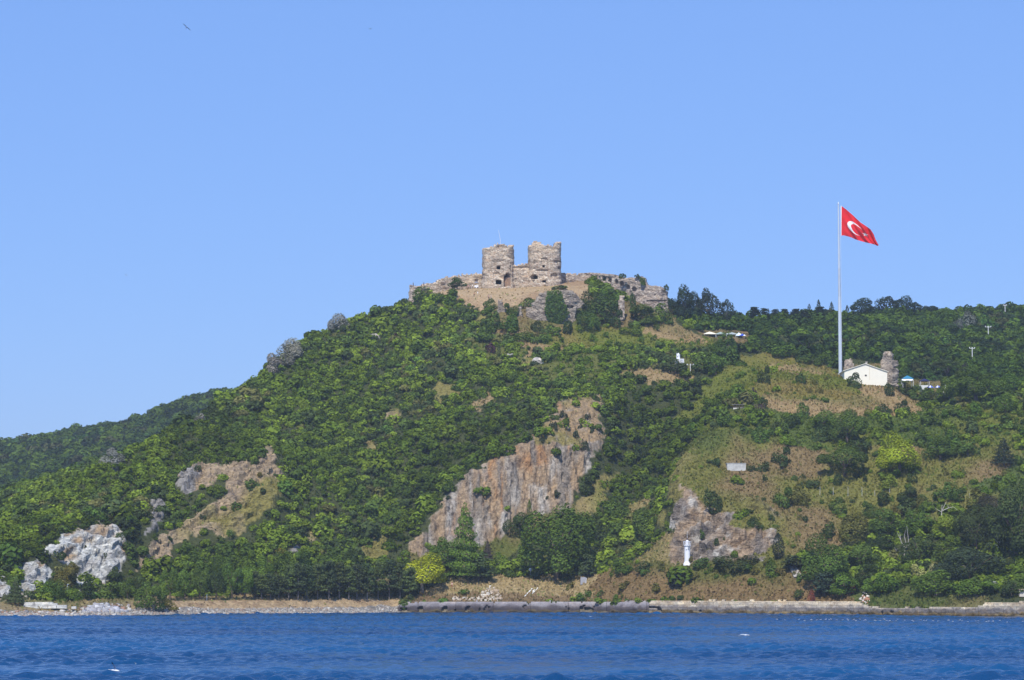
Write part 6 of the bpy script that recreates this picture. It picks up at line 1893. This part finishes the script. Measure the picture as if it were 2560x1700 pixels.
a, b, c = hit(1976, 1412), hit(1999, 1444), hit(1986, 1446)
rp = MB()
rp.add([tuple(a + Vector((-.6, -.6, .3))), tuple(a + Vector((1.1, -.6, .3))), tuple(b + Vector((.7, -.9, .2))), tuple(c + Vector((-.2, -.9, .2))), tuple(a + Vector((-.6, .2, -.8))), tuple(a + Vector((1.1, .2, -.8))), tuple(b + Vector((.7, .3, -.8))), tuple(c + Vector((-.2, .3, -.8)))],
       [(3, 2, 1, 0), (4, 5, 6, 7), (0, 1, 5, 4), (1, 2, 6, 5), (2, 3, 7, 6), (3, 0, 4, 7)])
tag(rp.obj('stone_chute', PALE), 'bright white stone chute slanting down beside the big round tree', 'chute')

# ---- vendor cart under the castle
p = hit(1191, 717)
t = empty('vendor_cart', p, 'white vendor cart with a grey parasol in front of the castle rampart', 'cart')
MB().box((0, 0, .75), (1.5, .8, .95)).obj('body', m_white, t)
MB().lathe((0, 0, 2.2), [(1.0, 0), (.5, .3), (.04, .5)], 10).obj('parasol', plain('grey_cloth', (.30, .31, .36)), t)
MB().tube([(0, 0, 1.2), (0, 0, 2.65)], .04, 6).obj('pole', m_grey, t)
for s_ in (-1, 1):
    w_ = MB().tube([(s_ * .5, -.45, .28), (s_ * .5, -.37, .28)], .28, 14).obj('wheel', m_metal, t)

# ---- people
SKIN = plain('skin', (.50, .32, .23), .6)
HAIR = plain('hair', (.03, .022, .018), .6)
def person(px, py, top, legs, pose, label, near=None, group=None, face=0.0, loc=None):
    p = hit(px, py, near=near) if loc is None else loc
    me = bpy.data.meshes.new('person')
    sit = pose == 'sit'
    st = .18 if pose == 'walk' else .06
    if sit:
        J = [(0, 0, .12), (0, .02, .35), (0, .03, .52), (0, .02, .60), (0, 0, .76), (0, -.01, .84), (.09, -.02, .12), (.12, -.38, .28), (.13, -.48, -.12), (.13, -.6, -.15), (-.09, -.02, .12), (-.12, -.38, .28), (-.13, -.48, -.12), (-.13, -.6, -.15),
             (.19, .02, .52), (.24, -.1, .28), (.15, -.32, .24), (-.19, .02, .52), (-.24, -.1, .28), (-.15, -.32, .24)]
    else:
        J = [(0, 0, .92), (0, .01, 1.18), (0, .02, 1.40), (0, .01, 1.47), (0, -.01, 1.60), (0, -.01, 1.70), (.09, 0, .90), (.11, -st, .50), (.11, -st * .6, .08), (.12, -st * .6 - .15, .04), (-.09, 0, .90), (-.11, st * .6, .50), (-.11, st * 1.6, .10), (-.12, st * 1.4 - .12, .04),
             (.20, .01, 1.38), (.26, st * .6, 1.12), (.27, -.04, .86), (-.20, .01, 1.38), (-.26, -st * .6, 1.12), (-.27, -.10, .88)]
    E = [(0, 1), (1, 2), (2, 3), (3, 4), (4, 5), (0, 6), (6, 7), (7, 8), (8, 9), (0, 10), (10, 11), (11, 12), (12, 13), (2, 14), (14, 15), (15, 16), (2, 17), (17, 18), (18, 19)]
    RAD = [.15, .135, .14, .06, .105, .085, .10, .065, .045, .04, .10, .065, .045, .04, .06, .045, .035, .06, .045, .035]
    me.from_pydata(J, E, [])
    o = link('person', me)
    sk = o.modifiers.new('skin', 'SKIN')
    for i, v in enumerate(me.skin_vertices[0].data):
        v.radius = (RAD[i], RAD[i] * (.8 if i in (0, 1, 2) else 1))
        v.use_root = i == 0
    o.modifiers.new('sub', 'SUBSURF').levels = 1
    dg = bpy.context.evaluated_depsgraph_get()
    em = bpy.data.meshes.new_from_object(o.evaluated_get(dg))
    o.modifiers.clear()
    o.data = em
    em.name = 'person'
    bpy.data.meshes.remove(me)
    em.materials.clear()
    for m in (SKIN, top, legs):
        em.materials.append(m)
    lo, hi = (.10, .56) if sit else (.90, 1.42)
    for f in em.polygons:
        c = f.center
        f.material_index = 2 if (c.z < lo or (sit and c.y < -.12 and c.z < .34)) and c.z > (-.1 if sit else .09) and not (abs(c.x) > .2 and not sit) else 1 if lo <= c.z < hi and abs(c.x) < (.23 if not sit else .22) else 0
    em.polygons.foreach_set('use_smooth', [True] * len(em.polygons))
    hz = .84 if sit else 1.68
    h = MB().lathe((0, .02, hz - .08), [(.115, 0), (.12, .06), (.10, .12), (.05, .16), (.01, .17)], 12).obj('hair', HAIR, o, True)
    o.location = p + Vector((0, 0, .02))
    o.rotation_euler = (0, 0, face)
    tag(o, label, 'person', group)
    return o
cl = {n_: plain('cloth_' + n_, c_, .9) for n_, c_ in dict(black=(.02, .02, .025), white=(.82, .82, .82), orange=(.62, .22, .10), blue=(.05, .08, .25), jeans=(.06, .08, .15), red=(.5, .05, .05), beige=(.55, .45, .33), grey=(.25, .25, .27), pink=(.62, .35, .33)).items()}
person(1185.5, 742, cl['orange'], cl['black'], 'walk', 'person in an orange top and dark trousers walking on the castle meadow', face=.9)
person(1194, 740, cl['white'], cl['beige'], 'stand', 'person in a white top standing beside the orange clad walker', face=.4)
person(1221.5, 748, cl['pink'], cl['black'], 'walk', 'person in dark trousers and pink top on the lower castle meadow', face=-1.2)
person(1227.5, 747.5, cl['beige'], cl['grey'], 'walk', 'person in a beige top beside the pink clad walker on the meadow', face=-1.0)
person(1170.5, 722, cl['pink'], cl['black'], 'stand', 'person standing at the right edge of the dome shaped tree', face=.3)
person(1181, 716, cl['white'], cl['black'], 'stand', 'person in white left of the vendor cart, nearer to the cart', face=-.4)
person(1176.5, 715, cl['beige'], cl['jeans'], 'stand', 'person in beige left of the vendor cart, farther from the cart', face=.7)
def on_wall(px, Y, pyt):
    return at(px, pyt, Y)
person(1033, 716, cl['black'], cl['jeans'], 'stand', 'person in black standing on the round bastion stub', loc=on_wall(1033, 1000, 717.5), face=1.0)
person(1039, 718, cl['white'], cl['grey'], 'sit', 'person in white sitting on the round bastion stub', loc=on_wall(1039, 999.5, 719), face=.2)
person(1054, 716, cl['black'], cl['black'], 'sit', 'person in black sitting on the left end of the rampart', loc=on_wall(1054, 1001.5, 716.5), face=.5)
person(1059.5, 715, cl['blue'], cl['black'], 'stand', 'person in dark blue standing on the left end of the rampart', loc=on_wall(1059.5, 1002, 716.5), face=.1)

# ---- birds
def bird(kind, loc, rot, span, label, group=None, name='seagull', cat='bird', body=(.82, .83, .85), wingc=(.55, .58, .62), tipc=(.04, .04, .05), dihed=(.35, .35), me_cache={}):
    key = (name, kind, dihed)
    if key not in me_cache:
        b = MB()
        b.lathe((0, 0, 0), [(.004, -.50), (.05, -.46), (.062, -.38), (.085, -.22), (.095, 0), (.07, .24), (.03, .4), (.008, .5)], 12)
        v = [(x, z * .9, y * .9) for x, y, z in b.v]       # lay the body along +y, head at -y
        f = b.f
        bm = MB().add(v, f)
        bm.add([(-.05, .40, .01), (.05, .40, .01), (.10, .60, .01), (-.10, .60, .01), (-.05, .40, -.012), (.05, .40, -.012), (.10, .60, -.012), (-.10, .60, -.012)], [(0, 1, 2, 3), (7, 6, 5, 4), (0, 4, 5, 1), (1, 5, 6, 2), (2, 6, 7, 3), (3, 7, 4, 0)])
        beak = MB().tube([(0, -.44, .0), (0, -.54, -.015)], [.018, .004], 6).mesh('beak')
        wings = []
        for s_, dh in ((-1, dihed[0]), (1, dihed[1])):
            w = MB()
            if kind == 'swim':
                prof = [(.07, -.2, .06, .16, .02), (.10, .05, .08, .2, .02), (.06, .42, .07, .06, .01)]
                pts_ = [(s_ * a, y, z) for a, y, z, _, _ in prof]
                w.tube(pts_, [.05, .075, .02], 8)
            else:
                st_ = [(0.05, .17, 0), (.45, .20, .10), (.80, .15, .10), (1.05, .02, .0)]
                v, idx_ = [], 0
                for q, (x_, ch, sw) in enumerate(st_):
                    z_ = math.sin(dh) * x_ * (1 if x_ < .5 else .8) + .03
                    X_ = s_ * math.cos(dh) * x_
                    y0_ = -.16 + (.02 if q < 2 else .10 * (q - 1))
                    th = .02 * (1 - q / 4.5)
                    v += [(X_, y0_, z_), (X_, y0_ + ch, z_ - .005), (X_, y0_ + ch, z_ - .005 - th * .4), (X_, y0_ + .02, z_ - th)]
                fc, mi = [], []
                for q in range(3):
                    a_ = q * 4
                    for e in range(4):
                        quad = (a_ + e, a_ + (e + 1) % 4, a_ + 4 + (e + 1) % 4, a_ + 4 + e)
                        fc.append(quad if s_ > 0 else quad[::-1]); mi.append(1 if q == 2 else 0)
                fc.append((0, 3, 2, 1)); mi.append(0)
                fc.append((12, 13, 14, 15)); mi.append(1)
                w.v, w.f, w.m = v, fc, mi
            wings.append(w.mesh('wing'))
        bme = bm.mesh('body', True)
        mats = [plain(name + '_body', body), plain(name + '_wing', wingc), plain(name + '_tip', tipc), plain(name + '_beak', (.7, .45, .05) if name == 'seagull' else (.05, .05, .05))]
        bme.materials.append(mats[0]); beak.materials.append(mats[3])
        for w in wings:
            w.materials.append(mats[1]); w.materials.append(mats[2])
        me_cache[key] = (bme, beak, wings)
    bme, beak, wings = me_cache[key]
    o = link(name, bme)
    link('beak', beak, None, o)
    for w in wings:
        link('wing', w, None, o)
    k = span / 2.1
    o.scale = (k, k, k)
    o.location = loc
    o.rotation_euler = rot
    return tag(o, label, cat, group)
bird('fly', at(466, 68, 330), (-.35, math.radians(42), .15), 1.35, 'dark winged gull gliding high in the sky at the upper left', dihed=(.1, .16), name='seagull', wingc=(.10, .11, .13), body=(.8, .82, .85))
bird('fly', at(925, 72, 520), (.1, -.15, 2.6), 1.2, 'tiny dark gull far up in the sky, right of the gliding gull', dihed=(.35, .35), name='seabird', wingc=(.05, .055, .07), body=(.10, .11, .13))
bird('fly', at(316, 688, 620), (.0, .25, 1.2), 1.2, 'faint distant gull above the left hill', dihed=(.2, .3), name='distant_gull', wingc=(.45, .5, .6), body=(.8, .82, .85))
bird('fly', at(287, 1676, 172), (.1, math.radians(14), math.radians(70)), 1.55, 'white gull with raised wings skimming the water at the lower left', dihed=(.75, .28))
def on_sea(px, py):
    v = (CY - py) / F
    t_ = -CAMZ / (SP + v * CP)
    return Vector(((px - CX) / F * t_, t_ * (CP - v * SP), 0))
bird('swim', on_sea(1858, 1590) + Vector((0, 0, .12)), (0, 0, 1.45), 2.6, 'white gull floating on the water below the quay wall', dihed=(0, 0))
bird('swim', on_sea(1866.5, 1590) + Vector((0, .4, .12)), (0, 0, 1.75), 2.3, 'second white gull floating right beside the other', dihed=(0, 0))
bird('swim', on_sea(1478, 1543.5) + Vector((0, 0, .12)), (0, 0, 1.5), 2.6, 'lone white gull on the water below the concrete sea wall', dihed=(0, 0))
br = random.Random(12)
DIM = .9
xs = [1943, 1963, 1997, 2012, 2029, 2042, 2052, 2065, 2073, 2078, 2092, 2107, 2118, 2121, 2135, 2140, 2150, 2160, 2164, 2187, 2190, 2201, 2211, 2217, 2225, 2241, 2244, 2262, 2281, 2284, 2302, 2310, 2316, 2333, 2345, 2372, 2382, 2400, 2405, 2420, 2440, 2446, 2466, 2472, 2483, 2500, 2518, 2557]
for i, x in enumerate(xs):
    y = np.interp(x, [1940, 2250, 2560], [1554.5, 1556, 1560.5]) + br.uniform(-.8, 1.2)
    q = on_sea(x, y)
    q.z = br.uniform(.35, .7)
    bird('fly', q, (br.uniform(-.3, .3), br.uniform(-.9, .9), 1.57 + br.uniform(-.25, .25)), DIM, 'small black and white seabird in the long line flying low past the quay', 'line of small seabirds low over the water', name='shearwater', wingc=(.05, .05, .06), body=(.75, .76, .78), dihed=(.25, .25) if i % 2 else (-.15, -.15))

# ---------------------------------------------------------------- haze
def haze():
    m = bpy.data.materials.new('haze')
    m.use_nodes = True
    nt = m.node_tree
    nt.nodes.clear()
    out = N(nt, 'ShaderNodeOutputMaterial')
    v = N(nt, 'ShaderNodeVolumePrincipled')
    v.inputs['Color'].default_value = (0.80, 0.90, 1.0, 1)
    v.inputs['Density'].default_value = 0.00010
    v.inputs['Anisotropy'].default_value = 0.2
    nt.links.new(v.outputs[0], out.inputs['Volume'])
    b = MB().box((0, 0, 70), (19000, 19000, 200))
    o = b.obj('haze', m)
    tag(o, 'thin bluish summer haze over the strait', 'haze', kind='stuff')
haze()
